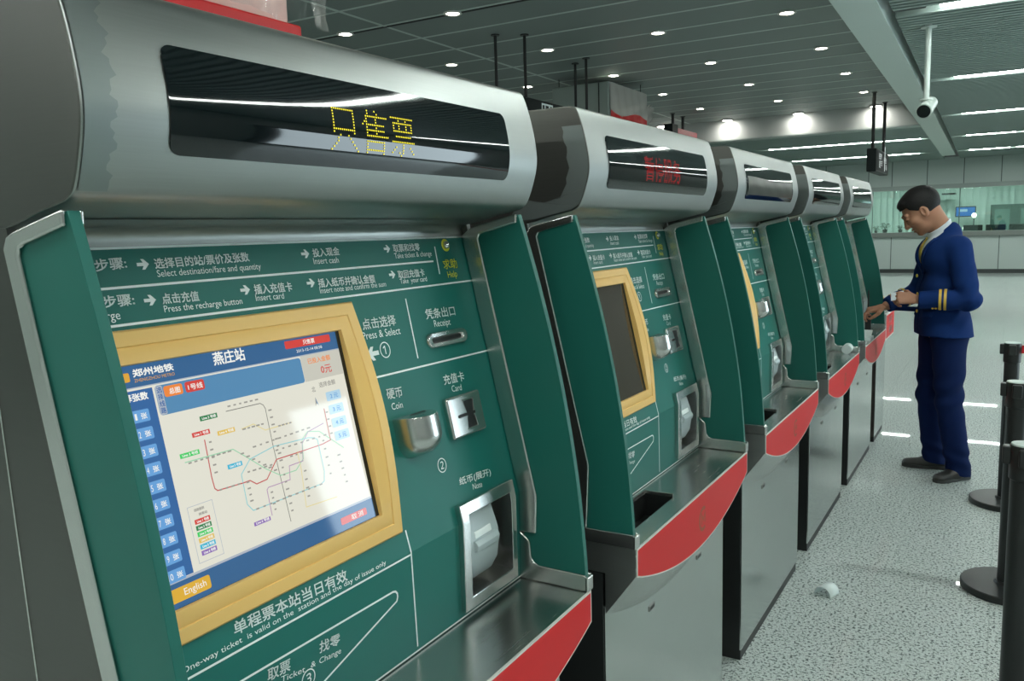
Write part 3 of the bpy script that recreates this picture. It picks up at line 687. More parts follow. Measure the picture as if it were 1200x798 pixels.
    fr = [(ax, y, z) for y, z in outer]; bk = [(fx - 0.001, y, z) for y, z in outer]; ii = [(ax + 0.0001, y, z) for y, z in inn]; N_ = len(outer)
    a.add(fr + bk, [(k, (k+1) % N_, N_ + (k+1) % N_, N_ + k) for k in range(N_)], 1)
    a.add(fr + ii, [(k, (k+1) % N_, N_ + (k+1) % N_, N_ + k) for k in range(N_)], 1)
    m_ = len(inn)//2
    a.add(ii, [(k, k+1, m_*2 - 2 - k, m_*2 - 1 - k) for k in range(m_-1)], 0)
    # round gold emblem: a ring, two bars and a bow
    cy_, cz_ = 0.471, 0.774
    AM = lambda u, v, n: (ax + n, u, v)
    ribbon(a, [(cy_ + 0.030*math.cos(k*math.pi/16), cz_ + 0.030*math.sin(k*math.pi/16)) for k in range(5, 28)], 0.010, AM, 2, 0.0006)
    ribbon(a, [(cy_ - 0.012, cz_ - 0.014), (cy_ - 0.012, cz_ + 0.013), (cy_ + 0.002, cz_ - 0.004), (cy_ + 0.016, cz_ + 0.013), (cy_ + 0.016, cz_ - 0.014)], 0.007, AM, 2, 0.0006)
    ap = a.build('red_apron', [M['red'], M['apron_edge'], M['emblem']], mach, xf=mx, smooth=0, recalc=False); ap['label'] = 'red curved apron with a white edge'
    # base
    s = MB(); s.box((-1.42, 0.0, 0.04), (bx, W, 0.70)); s.box((-1.42, 0.004, 0.70), (-0.80, W - 0.004, 0.785))
    base = s.build('base_cabinet', M['steel_base'], mach, xf=mx, bevel=0.002)
    for pa, pb in ((-0.0015, 0.002), (W - 0.002, W + 0.0015)):
        q = MB(); q.box((-1.418, pa, 0.04), (bx - 0.006, pb, 0.780)); q.build('base_side_panel', M['black_side'], base, xf=mx)
    q = MB(); q.box((-1.40, 0.006, 0.0), (bx - 0.004, W - 0.006, 0.04)); q.build('plinth', M['plinth'], mach, xf=mx)
    for yk in (0.286, 0.671):
        k_ = MB(); k_.box((bx - 0.002, yk - 0.020, 0.571), (bx + 0.0025, yk + 0.020, 0.587)); lk = k_.build('door_lock', M['steel_dark'], base, xf=mx, bevel=0.006, seg=3)
        k_ = MB(); k_.box((bx + 0.002, yk - 0.013, 0.575), (bx + 0.0032, yk + 0.013, 0.583)); k_.build('keyhole', M['dark'], lk, xf=mx)
    # help button
    k_ = MB(); k_.ellipsoid((0, 0, 0), (0.0080, 0.0080, 0.0080), 10)
    hb = k_.build('help_button', M['chrome'], mach); hb.location = PM(0.8391, 0.5255, 0.002)
    # receipt slot: obround plate with a slit
    k_ = MB()
    def obr(cy_, cs, hw, hh, n, m=10):
        o = []
        for a0, c0 in ((-90, cy_ + hw - hh), (90, cy_ - hw + hh)):
            o += [PM(c0 + hh*math.cos(math.radians(a0 + 180*k/m)), cs + hh*math.sin(math.radians(a0 + 180*k/m)), n) for k in range(m+1)]
        return o
    rg = [obr(0.7765, 0.3440, 0.0640, 0.0150, -0.001), obr(0.7765, 0.3440, 0.0640, 0.0150, 0.004), obr(0.7765, 0.3440, 0.0615, 0.0125, 0.007), obr(0.7765, 0.3440, 0.0520, 0.0060, 0.0060), obr(0.7765, 0.3440, 0.0490, 0.0030, 0.001)]
    n = len(rg[0]); vs = [v for r_ in rg for v in r_]; k_.add(vs, [(i*n+j, i*n+(j+1) % n, (i+1)*n+(j+1) % n, (i+1)*n+j) for i in range(len(rg)-1) for j in range(n)]); 
    k_.add(rg[-1], [list(range(n))], 1)
    k_.build('receipt_slot', [M['steel_trim'], M['dark']], mach, smooth=50)
    # coin slot: a half round steel cup
    k_ = MB(); cy_ = 0.6170; top, bot = 0.2255, 0.1500; hw0, dp0 = 0.0440, 0.054; rws = []
    for i in range(15):
        t_ = i/14; s_ = top - (top-bot)*t_; c_ = 1.0 if t_ < 0.5 else math.sqrt(max(0.0004, 1 - ((t_-0.5)/0.5)**2))
        hw = hw0*(0.35 + 0.65*c_) if t_ > 0.5 else hw0; dp = dp0*(0.10 + 0.90*c_) if t_ > 0.5 else dp0
        rws.append([PM(cy_ - hw*math.cos(math.pi*j/20), s_ - 0.006*math.sin(math.pi*j/20)*(1-t_), dp*math.sin(math.pi*j/20)**0.75) for j in range(21)])
    k_.grid(rws)
    tp = rws[0]; k_.add(tp, [list(range(len(tp)))]); bt = rws[-1]; k_.add(bt, [list(range(len(bt)))[::-1]])
    cs = k_.build('coin_slot', M['steel_trim'], mach, smooth=50, bevel=0.002)
    k_ = MB(); k_.add([PM(cy_ - 0.020, top + 0.0008, 0.020), PM(cy_ + 0.020, top + 0.0008, 0.020), PM(cy_ + 0.020, top - 0.0010, 0.027), PM(cy_ - 0.020, top - 0.0010, 0.027)], [(0, 1, 2, 3)]); k_.build('slot_opening', M['dark'], cs, recalc=False)
    # card reader
    k_ = MB(); c0, c1, s0, s1 = 0.7200, 0.8310, 0.1525, 0.2325
    vv = [PM(y, s, n) for n in (-0.001, 0.011) for y, s in ((c0, s0), (c1, s0), (c1, s1), (c0, s1))]
    k_.add(vv, [(0, 1, 5, 4), (1, 2, 6, 5), (2, 3, 7, 6), (3, 0, 4, 7), (4, 5, 6, 7)])
    cr = k_.build('card_reader', M['steel_trim'], mach, bevel=0.005, seg=3)
    k_ = MB(); cy_, cs_ = 0.7800, 0.1925
    k_.add([PM(cy_ - 0.010, cs_ + 0.026, 0.0118), PM(cy_ + 0.020, cs_ + 0.026, 0.0118), PM(cy_ + 0.014, cs_ + 0.003, 0.0118), PM(cy_ - 0.004, cs_ + 0.003, 0.0118)], [(0, 1, 2, 3)])
    k_.add([PM(cy_ - 0.004, cs_ - 0.003, 0.0118), PM(cy_ + 0.014, cs_ - 0.003, 0.0118), PM(cy_ + 0.020, cs_ - 0.026, 0.0118), PM(cy_ - 0.010, cs_ - 0.026, 0.0118)], [(0, 1, 2, 3)])
    k_.add([PM(cy_ - 0.034, cs_ - 0.003, 0.0119), PM(cy_ + 0.022, cs_ - 0.003, 0.0119), PM(cy_ + 0.022, cs_ + 0.003, 0.0119), PM(cy_ - 0.034, cs_ + 0.003, 0.0119)], [(0, 1, 2, 3)])
    k_.build('card_mouth', M['dark'], cr, recalc=False)
    k_ = MB(); k_.tube([PM(cy_ - 0.012, cs_ + 0.028, 0.012), PM(cy_ + 0.021, cs_ + 0.028, 0.012), PM(cy_ + 0.017, cs_ + 0.004, 0.012)], 0.0014, 6)
    k_.tube([PM(cy_ - 0.012, cs_ - 0.028, 0.012), PM(cy_ + 0.021, cs_ - 0.028, 0.012), PM(cy_ + 0.017, cs_ - 0.004, 0.012)], 0.0014, 6); k_.build('mouth_edge', M['chrome'], cr)
    # note acceptor: kinked frame, recess and grey module
    ny0, ny1 = 0.6880, 0.8770; st, zb = 0.0360, 0.8680; fr_ = 0.024; th = 0.012
    def NF(y, k, n):   # k: 0..1 along the kinked height
        return PM(y, k, n) if k >= 0 else LM(y, NZ + k, n + 0.0)
    ko = [st, 0.0, zb - NZ]; ki = [st - fr_, -0.004, zb - NZ + fr_]
    f = MB()
    def ring(y0_, y1_, ks, n):
        return [NF(y0_, ks[0], n), NF(y1_, ks[0], n), NF(y1_, ks[1], n), NF(y1_, ks[2], n), NF(y0_, ks[2], n), NF(y0_, ks[1], n)]
    R_ = [ring(ny0, ny1, ko, -0.001), ring(ny0, ny1, ko, th), ring(ny0 + fr_, ny1 - fr_*0.75, ki, th), ring(ny0 + fr_, ny1 - fr_*0.75, ki, -0.05)]
    n = 6; vs = [v for r_ in R_ for v in r_]; f.add(vs, [(i*n+j, i*n+(j+1) % n, (i+1)*n+(j+1) % n, (i+1)*n+j) for i in range(3) for j in range(n)])
    f.add(R_[-1], [(0, 1, 2, 5), (5, 2, 3, 4)], 1)
    na = f.build('note_acceptor', [M['steel_trim'], M['steel_dark']], mach, bevel=0.002, smooth=30)
    g = MB(); gy0, gy1 = 0.7135, 0.8130
    gp = [(NX - 0.045, NZ + 0.012), (NX - 0.010, NZ + 0.012), (NX + 0.008, NZ - 0.040), (NX + 0.010, NZ - 0.060), (NX + 0.004, NZ - 0.100), (NX - 0.012, NZ - 0.128), (NX - 0.045, NZ - 0.128)]
    g.prism(gp, gy0, gy1); gm = g.build('note_module', M['grey_plastic'], na, xf=mx, bevel=0.003, seg=2)
    g = MB(); g.prism([(NX - 0.02, NZ - 0.040), (NX + 0.0125, NZ - 0.041), (NX + 0.019, NZ - 0.050), (NX + 0.0165, NZ - 0.062), (NX - 0.01, NZ - 0.064)], gy0 + 0.010, gy1 - 0.012); g.build('note_mouth', M['grey_plastic'], gm, xf=mx, bevel=0.002)
    g = MB(); g.prism([(NX - 0.02, NZ - 0.026), (NX + 0.0062, NZ - 0.027), (NX + 0.0090, NZ - 0.039), (NX - 0.02, NZ - 0.039)], gy0 + 0.018, gy1 - 0.026); g.build('arrow_lens', M['white_print'], gm, xf=mx, bevel=0.001)
    return mach, dis, sc, can
m1, dis1, sc1, can1 = machine()

labels = ['', 'green ticket machine second in the row, red dot characters on its canopy display',
          'third green ticket machine in the row, pale film over its canopy display',
          'fourth green ticket machine in the row, white paper roll lying on its tray',
          'farthest green ticket machine with a canopy, beside the man in blue']
alt_screen = screen_off().build('touch_screen', [M['screen_off']], None, recalc=False, smooth=0); alt_mesh = alt_screen.data; bpy.data.objects.remove(alt_screen)
leds = [(led_sample(ch), 0.318 + 0.0665*i, 0.318 + 0.0665*(i+1) - 0.004, 1.7535, 1.6915) for i, ch in enumerate('暂停服务')]
q = display(leds, 1).build('display_window', [M['glass_black'], M['led_red']], None, recalc=False); red_disp = q.data; bpy.data.objects.remove(q)
q = display([], 1).build('display_window', [M['glass_black'], M['led_red']], None, recalc=False); off_disp = q.data; bpy.data.objects.remove(q)
for i in range(1, 5):
    c = copy_tree(m1); c.location = (XB, Y0 + PITCH*i, 0); c['label'] = labels[i]
    for ch in kids(c):
        nm = ch.name.split('.')[0]
        if nm == 'touch_screen': ch.data = alt_mesh
        if nm == 'display_window':
            ch.data = red_disp if i == 1 else off_disp
            if i == 2:   # film still stuck over most of the window
                f = MB(); rows_ = []
                for a in np.linspace(0.118, 0.795, 20): rows_.append([HM(a, z, 0.003 + 0.0006*math.sin(a*40 + z*90)) for z in np.linspace(1.682, 1.742 + 0.004*math.sin(a*9), 6)])
                f.grid(rows_); f.build('protective_film', mat('wrinkled_film', srgb(62, 62, 58), 0.3, spec=0.3), ch)

for o in [o for o in bpy.data.objects if o.name.startswith('film_strip')]:
    front = max(v.co.y for v in o.data.vertices) > 0.01
    if front != (o.parent == can1): bpy.data.objects.remove(o)      # front residue on the first machine only, side residue on the others

# ------------------------------------------------------------------ glass-fronted service office at the far end
def office():
    Yb = 27.95
    white = mat('white_panel', srgb(176, 188, 184), 0.35, spec=0.4, noise=0.6, nstr=0.03)
    joint = mat('panel_joint', srgb(96, 106, 103), 0.6)
    strip = mat('grey_fascia', srgb(150, 160, 156), 0.4)
    kick = mat('dark_kick', srgb(52, 58, 57), 0.5)
    ledge = mat('counter_ledge', srgb(122, 128, 124), 0.3, metal=0.5)
    x0, x1 = -9, 9
    a = MB(); a.box((x0, Yb, 2.66), (x1, Yb + 0.2, 3.46)); a.box((x0, Yb - 0.03, 2.53), (x1, Yb + 0.2, 2.66), 1); a.box((x0, Yb, 0.12), (x1, Yb + 0.2, 1.10)); a.box((x0, Yb + 0.03, 0), (x1, Yb + 0.2, 0.12), 2)
    xs = [-7.1, -6.1, -5.1, -4.75 + 0.92, -3.16, -2.19, -1.216, -0.258, 0.71, 1.68, 2.65, 3.6]
    for x in xs: a.box((x - 0.012, Yb - 0.004, 2.662), (x + 0.012, Yb + 0.01, 3.46), 3)
    for x in (-6.7, -5.5, -4.3, -3.128, -1.915, -0.236 - 0.45 + 0.45, 0.98, 2.2): a.box((x - 0.012, Yb - 0.004, 0.122), (x + 0.012, Yb + 0.01, 1.10), 3)
    struct(a.build('wall_far', [white, strip, kick, joint], smooth=0))
    t = MB(); t.box((x0, Yb - 0.10, 1.10), (x1, Yb + 0.5, 1.25)); struct(t.build('trim_2', ledge, bevel=0.01))
    # tinted glass
    g = bpy.data.materials.new('tinted_glass'); g.use_nodes = True; nt = g.node_tree; nt.nodes.remove(nt.nodes['Principled BSDF'])
    tr = nt.nodes.new('ShaderNodeBsdfTransparent'); tr.inputs[0].default_value = (0.83, 0.945, 0.905, 1)
    gl = nt.nodes.new('ShaderNodeBsdfGlossy'); gl.inputs['Roughness'].default_value = 0.02; gl.inputs['Color'].default_value = (0.8, 0.95, 0.9, 1)
    ms = nt.nodes.new('ShaderNodeMixShader'); ms.inputs[0].default_value = 0.10
    nt.links.new(tr.outputs[0], ms.inputs[1]); nt.links.new(gl.outputs[0], ms.inputs[2]); nt.links.new(ms.outputs[0], nt.nodes['Material Output'].inputs[0])
    p = MB(); p.box((x0, Yb + 0.08, 1.25), (x1, Yb + 0.10, 2.53)); struct(p.build('window_1', g))
    m_ = MB()
    for x in (-3.70, -1.30, 1.1, 3.5): m_.box((x - 0.012, Yb + 0.07, 1.25), (x + 0.012, Yb + 0.11, 2.53))
    struct(m_.build('trim_3', mat('glass_joint', srgb(92, 120, 112), 0.4)))
    # office interior
    back = mat('office_wall', srgb(178, 194, 187), 0.6)
    o = MB(); o.box((x0, 31.5, 0), (x1, 31.7, 3.4))
    x = -5.0
    while x < 1.2: o.box((x, 31.44, 0.9), (x + 0.10, 31.5, 2.75)); x += 0.2
    struct(o.build('wall_office', back, smooth=0))
    o = MB(); o.box((x0, 28.15, 2.95), (x1, 31.6, 3.05)); struct(o.build('ceiling', mat('office_ceiling', srgb(176, 190, 184), 0.6), smooth=0))
    for i, x in enumerate((-4.2, -1.4, 1.4)):
        t = thing('office_ceiling_light', f'flat ceiling light inside the glass office, {["behind the plants", "above the man", "by the dark doors"][i]}', 'light', (x, 29.8, 2.94))
        q = MB(); q.box((-0.9, -0.15, -0.03), (0.9, 0.15, 0)); q.build('diffuser', emis('office_glow', (0.94, 1.0, 0.97), 34), t)
    dk = mat('dark_door', srgb(70, 88, 82), 0.4)
    for (xa, xb, za, zb, nm) in ((-0.55, 0.85, 0.0, 2.05, 'door_1'), (-2.75, -2.05, 0.0, 2.12, 'door_2')):
        q = MB(); q.box((xa, 31.36, za), (xb, 31.5, zb)); q.box((xa + 0.12, 31.34, za + 0.95), (xa + 0.55, 31.37, zb - 0.15), 1); q.box((xb - 0.55, 31.34, za + 0.95), (xb - 0.12, 31.37, zb - 0.15), 1)
        struct(q.build(nm, [dk, mat('door_pane', srgb(104, 128, 120), 0.2)], smooth=0))
    # inclined dark vents seen through the glass
    for i, x in enumerate((-2.95, -2.45, -1.95)):
        q = MB(); q.box((x, 30.6, 2.42), (x + 0.40, 31.0, 2.47)); tag(q.build('wall_bracket', M['plinth'], bevel=0.004), f'thin dark bracket inside the glass office, {["left","middle","right"][i]} of three', 'bracket')
    t = thing('wall_screen', 'small blue lit screen hanging inside the glass office', 'screen', (-1.25, 30.9, 1.85))
    q = MB(); q.box((-0.30, -0.03, -0.17), (0.30, 0.05, 0.17)); q.build('casing', M['plinth'], t, bevel=0.01)
    q = MB(); q.box((-0.27, -0.035, -0.14), (0.27, -0.03, 0.14)); q.box((-0.2, -0.037, 0.0), (0.05, -0.035, 0.08), 1); q.build('screen', [emis('office_screen', srgb(70, 130, 210), 0.9), emis('office_screen_text', srgb(190, 220, 240), 0.9)], t)
    for i, (x, z) in enumerate(((-0.98, 1.72), (-1.22, 1.32))):
        t = thing('desk_lamp', f'bright round lamp glowing inside the glass office, {["upper", "lower"][i]} of two', 'lamp', (x, 30.2, 0))
        q = MB(); q.ellipsoid((0, 0, z), (0.065, 0.065, 0.075), 10); q.build('globe', emis('globe_glow', (1, 0.95, 0.82), 7), t)
        q = MB(); q.tube([(0, 0, z - 0.06), (0, 0.05, 0.0)], 0.014, 8); q.lathe([(0.09, 0), (0.09, 0.02), (0.02, 0.03)], (0, 0.05, 0)); q.build('stand', M['plinth'], t)
    for i, x in enumerate((-0.95, -0.35, 0.25)):
        t = thing('desk_monitor', f'dark monitor back behind the office glass, {["left", "middle", "right"][i]} of the three', 'monitor', (x, 28.7, 1.0))
        q = MB(); q.box((-0.26, -0.03, 0.10), (0.26, 0.03, 0.42)); q.build('casing', M['plinth'], t, bevel=0.015)
        q = MB(); q.box((-0.03, 0.0, 0.02), (0.03, 0.05, 0.2)); q.box((-0.13, -0.08, 0), (0.13, 0.1, 0.02)); q.build('stand', M['gasket'], t)
    d = MB(); d.box((-8.9, 28.5, 0.94), (5.1, 29.0, 1.0)); d.box((-8.9, 28.95, 0), (5.1, 29.0, 0.94)); tag(d.build('office_desk', ledge, bevel=0.005), 'long grey desk behind the office glass', 'desk')
    # little potted plants on the ledge
    leaf = mat('plant_leaf', srgb(34, 66, 44), 0.5, noise=20, nstr=0.4); pot = mat('plant_pot', srgb(70, 62, 58), 0.5)
    rr = random.Random(2)
    for i, (x, sc_, lab) in enumerate(((-3.62, 0.8, 'small dark potted plant on the office ledge, beside the ticket machines'), (-3.36, 1.15, 'rounded potted plant on the office ledge, tallest of the three'), (-2.92, 1.0, 'low bushy potted plant on the office ledge, nearest the man'))):
        t = thing('potted_plant', lab, 'plant', (x, 28.32, 1.25))
        q = MB(); q.lathe([(0.05*sc_, 0), (0.065*sc_, 0.09*sc_), (0.07*sc_, 0.09*sc_), (0.055*sc_, 0.08*sc_)], n=16); q.build('pot', pot, t)
        q = MB()
        for k in range(70):
            a_ = rr.uniform(0, 6.28); r_ = rr.uniform(0.01, 0.11)*sc_; z = (0.11 + rr.uniform(0, 0.15 if i != 2 else 0.10))*sc_
            ux, uy = math.cos(a_), math.sin(a_); c = Vector((ux*r_, uy*r_, z)); l = 0.055*sc_; wv = 0.018*sc_
            tip = c + Vector((ux*l, uy*l, rr.uniform(-0.02, 0.03)*sc_)); sd = Vector((-uy*wv, ux*wv, 0)); md = (c + tip)/2 + Vector((0, 0, 0.008))
            q.add([c, md + sd, tip, md - sd], [(0, 1, 2, 3)])
        for k in range(8): q.tube([(0, 0, 0.07*sc_), (0.05*sc_*math.cos(k), 0.05*sc_*math.sin(k), 0.18*sc_)], 0.004, 5)
        q.build('foliage', leaf, t, recalc=False)
office()

# ------------------------------------------------------------------ things hung from the ceiling
def hung():
    rodm = mat('black_rod', (0.012, 0.013, 0.013), 0.45)
    signm = mat('sign_black', (0.016, 0.02, 0.02), 0.5, spec=0.12)
    def rods(t, pts, z0, z1, r_=0.018):
        for x, y in pts:
            q = MB(); q.tube([(x, y, z0), (x, y, z1)], r_, 10); q.lathe([(0.05, z1 - 0.012), (0.05, z1)], (x, y, 0), 16); q.build('hanging_rod', rodm, t)
    # long double sided black direction sign behind the machines
    t = thing('direction_sign', 'long black direction sign hung on four rods behind the machines', 'sign', (-4.99, 9.2, 2.72))
    q = MB(); q.box((-0.14, -1.12, 0), (0.14, 1.12, 0.41)); q.build('sign_board', signm, t, bevel=0.008)
    rods(t, ((-0.13, -1.0), (0.14, -0.80), (-0.13, 1.02), (0.14, 0.80)), 0.40, 1.10)
    q = MB(); AM = lambda u, v, n: (0.1405 + n, u, v)
    ribbon(q, [(-0.42, 0.10), (-0.16, 0.10), (-0.16, 0.372), (-0.42, 0.372)], 0.022, AM, 0, 0.001, closed=True)
    for y in (-0.345, -0.235):   # two little figures
        ribbon(q, [(y - 0.022, 0.29), (y + 0.022, 0.29)], 0.11, AM, 0, 0.001); ribbon(q, [(y - 0.013, 0.12), (y - 0.013, 0.24)], 0.020, AM, 0, 0.001); ribbon(q, [(y + 0.013, 0.12), (y + 0.013, 0.24)], 0.020, AM, 0, 0.001)
        poly2(q, [(y + 0.02*math.cos(k*math.pi/6), 0.345 + 0.017*math.sin(k*math.pi/6)) for k in range(12)], AM, 0, 0.001)
    q.build('restroom_pictogram', M['white_print'], t, recalc=False)
    # big pale box with a red face, still in its plastic
    pale = mat('pale_box_side', srgb(150, 160, 154), 0.45, noise=1.5, nstr=0.05)
    wrap = mat('plastic_wrap', srgb(176, 172, 166), 0.22, spec=0.6, bump=0.9, bscale=9)
    redp = mat('wrapped_red', srgb(206, 26, 30), 0.4, spec=0.4, bump=0.5, bscale=7)
    t = thing('sign_box', 'large pale hanging box with red end, wrapped in plastic, above the second machine', 'sign box', (-5.45, 11.75, 2.75))
    q = MB(); q.box((-0.46, -0.74, 0), (0.46, 0.70, 0.94)); q.build('box_body', pale, t, bevel=0.02)
    q = MB(); q.box((0.30, -0.747, 0.02), (0.315, -0.735, 0.93)); q.build('side_seam', M['gasket'], t)
    q = MB(); n = 20
    def wob(y, z): return 0.468 + 0.006*math.sin(y*23 + z*9) + 0.004*math.sin(z*31 - y*7)
    q.grid([[(wob(y, z), y, z) for z in np.linspace(0.0, 0.53 + 0.04*math.sin(y*5), 8)] for y in np.linspace(-0.70, 0.68, n)]); q.build('red_face', redp, t)
    q = MB(); q.grid([[(wob(y, z) + 0.002, y, z) for z in np.linspace(0.53 + 0.04*math.sin(y*5), 0.93, 10)] for y in np.linspace(-0.72, 0.70, n)])
    for k in range(9):   # gathered tufts at the corner
        a_ = k*0.5; q.add([(0.46, 0.66, 0.42 + 0.03*k), (0.50 + 0.04*math.sin(a_), 0.86 + 0.04*math.cos(a_*2), 0.60 + 0.025*k), (0.47, 0.70, 0.50 + 0.03*k)], [(0, 1, 2)])
    q.build('plastic_wrapping', wrap, t, recalc=False)
    q = MB(); q.grid([[( -0.46 - 0.10*math.sin(math.pi*j/6) + 0.02*math.sin(i*2), -0.745 + 0.01*i, 0.62 - 0.11*i + 0.02*j) for j in range(7)] for i in range(6)]); q.build('plastic_tuft', wrap, t, recalc=False)
    for x, y in ((-0.40, -0.62), (0.40, 0.6)):
        q = MB(); q.tube([(x, y, 0.93), (x, y, 1.08)], 0.006, 6); q.build('hanger_wire', rodm, t)
    # small red hanging sign far off behind the second machine's canopy
    t = thing('exit_sign', 'small red hanging sign on two black rods, beyond the second machine', 'sign', (-5.78, 16.15, 3.20))
    q = MB(); q.box((-0.06, -0.30, 0), (0.06, 0.95, 0.35)); q.build('sign_board', mat('red_sign', srgb(190, 70, 76), 0.4), t, bevel=0.01)
    q = MB(); q.box((-0.09, -0.62, 0.03), (0.09, -0.30, 0.40)); q.build('end_cap', signm, t, bevel=0.01)
    rods(t, ((0.0, -0.36), (0.0, 0.22)), 0.34, 0.62, 0.03)
    # double screen display near the end of the row
    t = thing('hanging_display', 'black hanging display with white characters on two long rods', 'display', (-2.05, 16.5, 2.44))
    a0 = math.atan2(1.84, 0.0)
    q = MB(); q.box((-0.14, -0.85, 0.02), (0.02, 0.80, 0.42)); q.build('casing', signm, t, bevel=0.015)
    q = MB(); q.box((0.021, -0.80, 0.05), (0.024, 0.76, 0.39)); q.build('screen', mat('display_dark', (0.016, 0.02, 0.02), 0.6, spec=0.08), t)
    q = MB(); AM2 = lambda u, v, n: (0.0245 + n, u, v)
    for j, (s_, ya, yb, z, h_) in enumerate((('往市', -0.55, -0.20, 0.25, 0.11), ('民', -0.50, -0.32, 0.10, 0.12), ('东', -0.26, -0.10, 0.14, 0.10), ('开往', 0.10, 0.46, 0.22, 0.10), ('1', 0.20, 0.26, 0.07, None), ('站', 0.36, 0.52, 0.10, 0.10))): put_text(q, s_, (ya, z), (yb, z), h_, AM2, 0, weight=0.0, n=0.001)
    q.build('screen_text', emis('display_text', (0.85, 0.95, 0.92), 1.0), t, recalc=False)
    rods(t, ((-0.06, -0.72), (-0.06, 0.72)), 0.42, 1.38, 0.03)
    # camera on a pole
    whitem = mat('camera_white', srgb(196, 206, 200), 0.4)
    t = thing('security_camera', 'white bullet security camera hanging from the ceiling on a long pole', 'camera', (-0.735, 8.95, 2.60))
    q = MB(); q.tube([(0, 0, 0.13), (0, 0, 0.80)], 0.026, 14); q.lathe([(0.07, 0.79), (0.07, 0.81)], n=20); q.build('pole', whitem, t)
    q = MB(); q.lathe([(0.05, 0.115), (0.062, 0.12), (0.062, 0.135), (0.03, 0.14)], n=20); q.build('collar', whitem, t)
    d = Vector((-0.12, -0.90, -0.36)).normalized(); c0 = Vector((0.03, 0.12, 0.11)); c1 = c0 + d*0.30
    q = MB(); q.tube([c0 - d*0.02, c0, c1 - d*0.01, c1], [0.03, 0.062, 0.070, 0.070], 20); q.tube([(0, 0, 0.13), tuple(c0 + d*0.08)], 0.03, 10); q.build('camera_body', whitem, t)
    q = MB(); q.tube([c1 - d*0.002, c1 + d*0.003], [0.062, 0.060], 20); q.build('lens_window', M['glass_black'], t)
hung()

def wrapped_top():
    redp = mat('carton_red', srgb(196, 16, 22), 0.4, spec=0.3, bump=0.3, bscale=12)
    wrap = bpy.data.materials.new('clear_plastic'); wrap.use_nodes = True; nt = wrap.node_tree; nt.nodes.remove(nt.nodes['Principled BSDF'])
    tr = nt.nodes.new('ShaderNodeBsdfTransparent'); df = nt.nodes.new('ShaderNodeBsdfDiffuse'); df.inputs[0].default_value = (0.62, 0.60, 0.56, 1); gl = nt.nodes.new('ShaderNodeBsdfGlossy'); gl.inputs['Roughness'].default_value = 0.18
    m1_ = nt.nodes.new('ShaderNodeMixShader'); m2_ = nt.nodes.new('ShaderNodeMixShader'); m2_.inputs[0].default_value = 0.04
    tc = nt.nodes.new('ShaderNodeTexCoord'); nz = nt.nodes.new('ShaderNodeTexNoise'); nz.inputs['Scale'].default_value = 14; nz.inputs['Detail'].default_value = 4
    nt.links.new(tc.outputs['Object'], nz.inputs['Vector']); rp = nt.nodes.new('ShaderNodeMapRange'); rp.inputs['To Min'].default_value = 0.0; rp.inputs['To Max'].default_value = 0.25; rp.inputs['From Min'].default_value = 0.35; rp.inputs['From Max'].default_value = 0.65
    nt.links.new(nz.outputs['Fac'], rp.inputs['Value']); nt.links.new(rp.outputs['Result'], m1_.inputs[0])
    nt.links.new(tr.outputs[0], m1_.inputs[1]); nt.links.new(df.outputs[0], m1_.inputs[2]); nt.links.new(m1_.outputs[0], m2_.inputs[1]); nt.links.new(gl.outputs[0], m2_.inputs[2])
    nt.links.new(m2_.outputs[0], nt.nodes['Material Output'].inputs[0])
    t = thing('wrapped_sign', 'red sign box in crinkled clear plastic lying on the nearest ticket machine', 'sign box', (-1.02, Y0 + 0.02, 1.8435))
    q = MB(); q.box((-0.22, 0.02, 0.0), (0.115, 0.405, 0.038)); q.build('red_base', redp, t, bevel=0.004)
    wb = mat('sign_white', srgb(212, 172, 164), 0.4); q = MB(); q.box((-0.21, 0.03, 0.038), (0.100, 0.395, 0.20)); q.build('white_box', wb, t, bevel=0.006)
    q = MB(); n = 28
    def wv(i, j): return 0.006*math.sin(i*1.3 + j*0.8) + 0.005*math.sin(j*2.1 - i*0.6)
    prof = [(0.124, 0.040), (0.121, 0.065), (0.118, 0.10), (0.113, 0.15), (0.108, 0.205), (0.05, 0.215), (-0.1, 0.215), (-0.225, 0.21)]
    q.grid([[(x + wv(i, j), 0.01 + 0.41*i/(n-1), max(0.001, z + wv(j, i)*0.4)) for j, (x, z) in enumerate(prof)] for i in range(n)])
    q.grid([[(x + wv(i, j)*0.5, 0.42 + 0.010*math.sin(i*1.2 + j) + (0.02*i/4 if i < 5 else 0.02), z*(1 - 0.02*i)) for i in range(9)] for j, (x, z) in enumerate(prof)])
    for k in range(10):
        a_ = k*0.7; q.add([(0.10 - 0.01*k, 0.415, 0.14 + 0.012*k), (0.115 + 0.02*math.sin(a_), 0.455 + 0.015*math.cos(a_), 0.150 + 0.010*k), (0.09 - 0.01*k, 0.42, 0.17 + 0.01*k)], [(0, 1, 2)])
    q.build('plastic_wrapping', wrap, t, recalc=False)
wrapped_top()

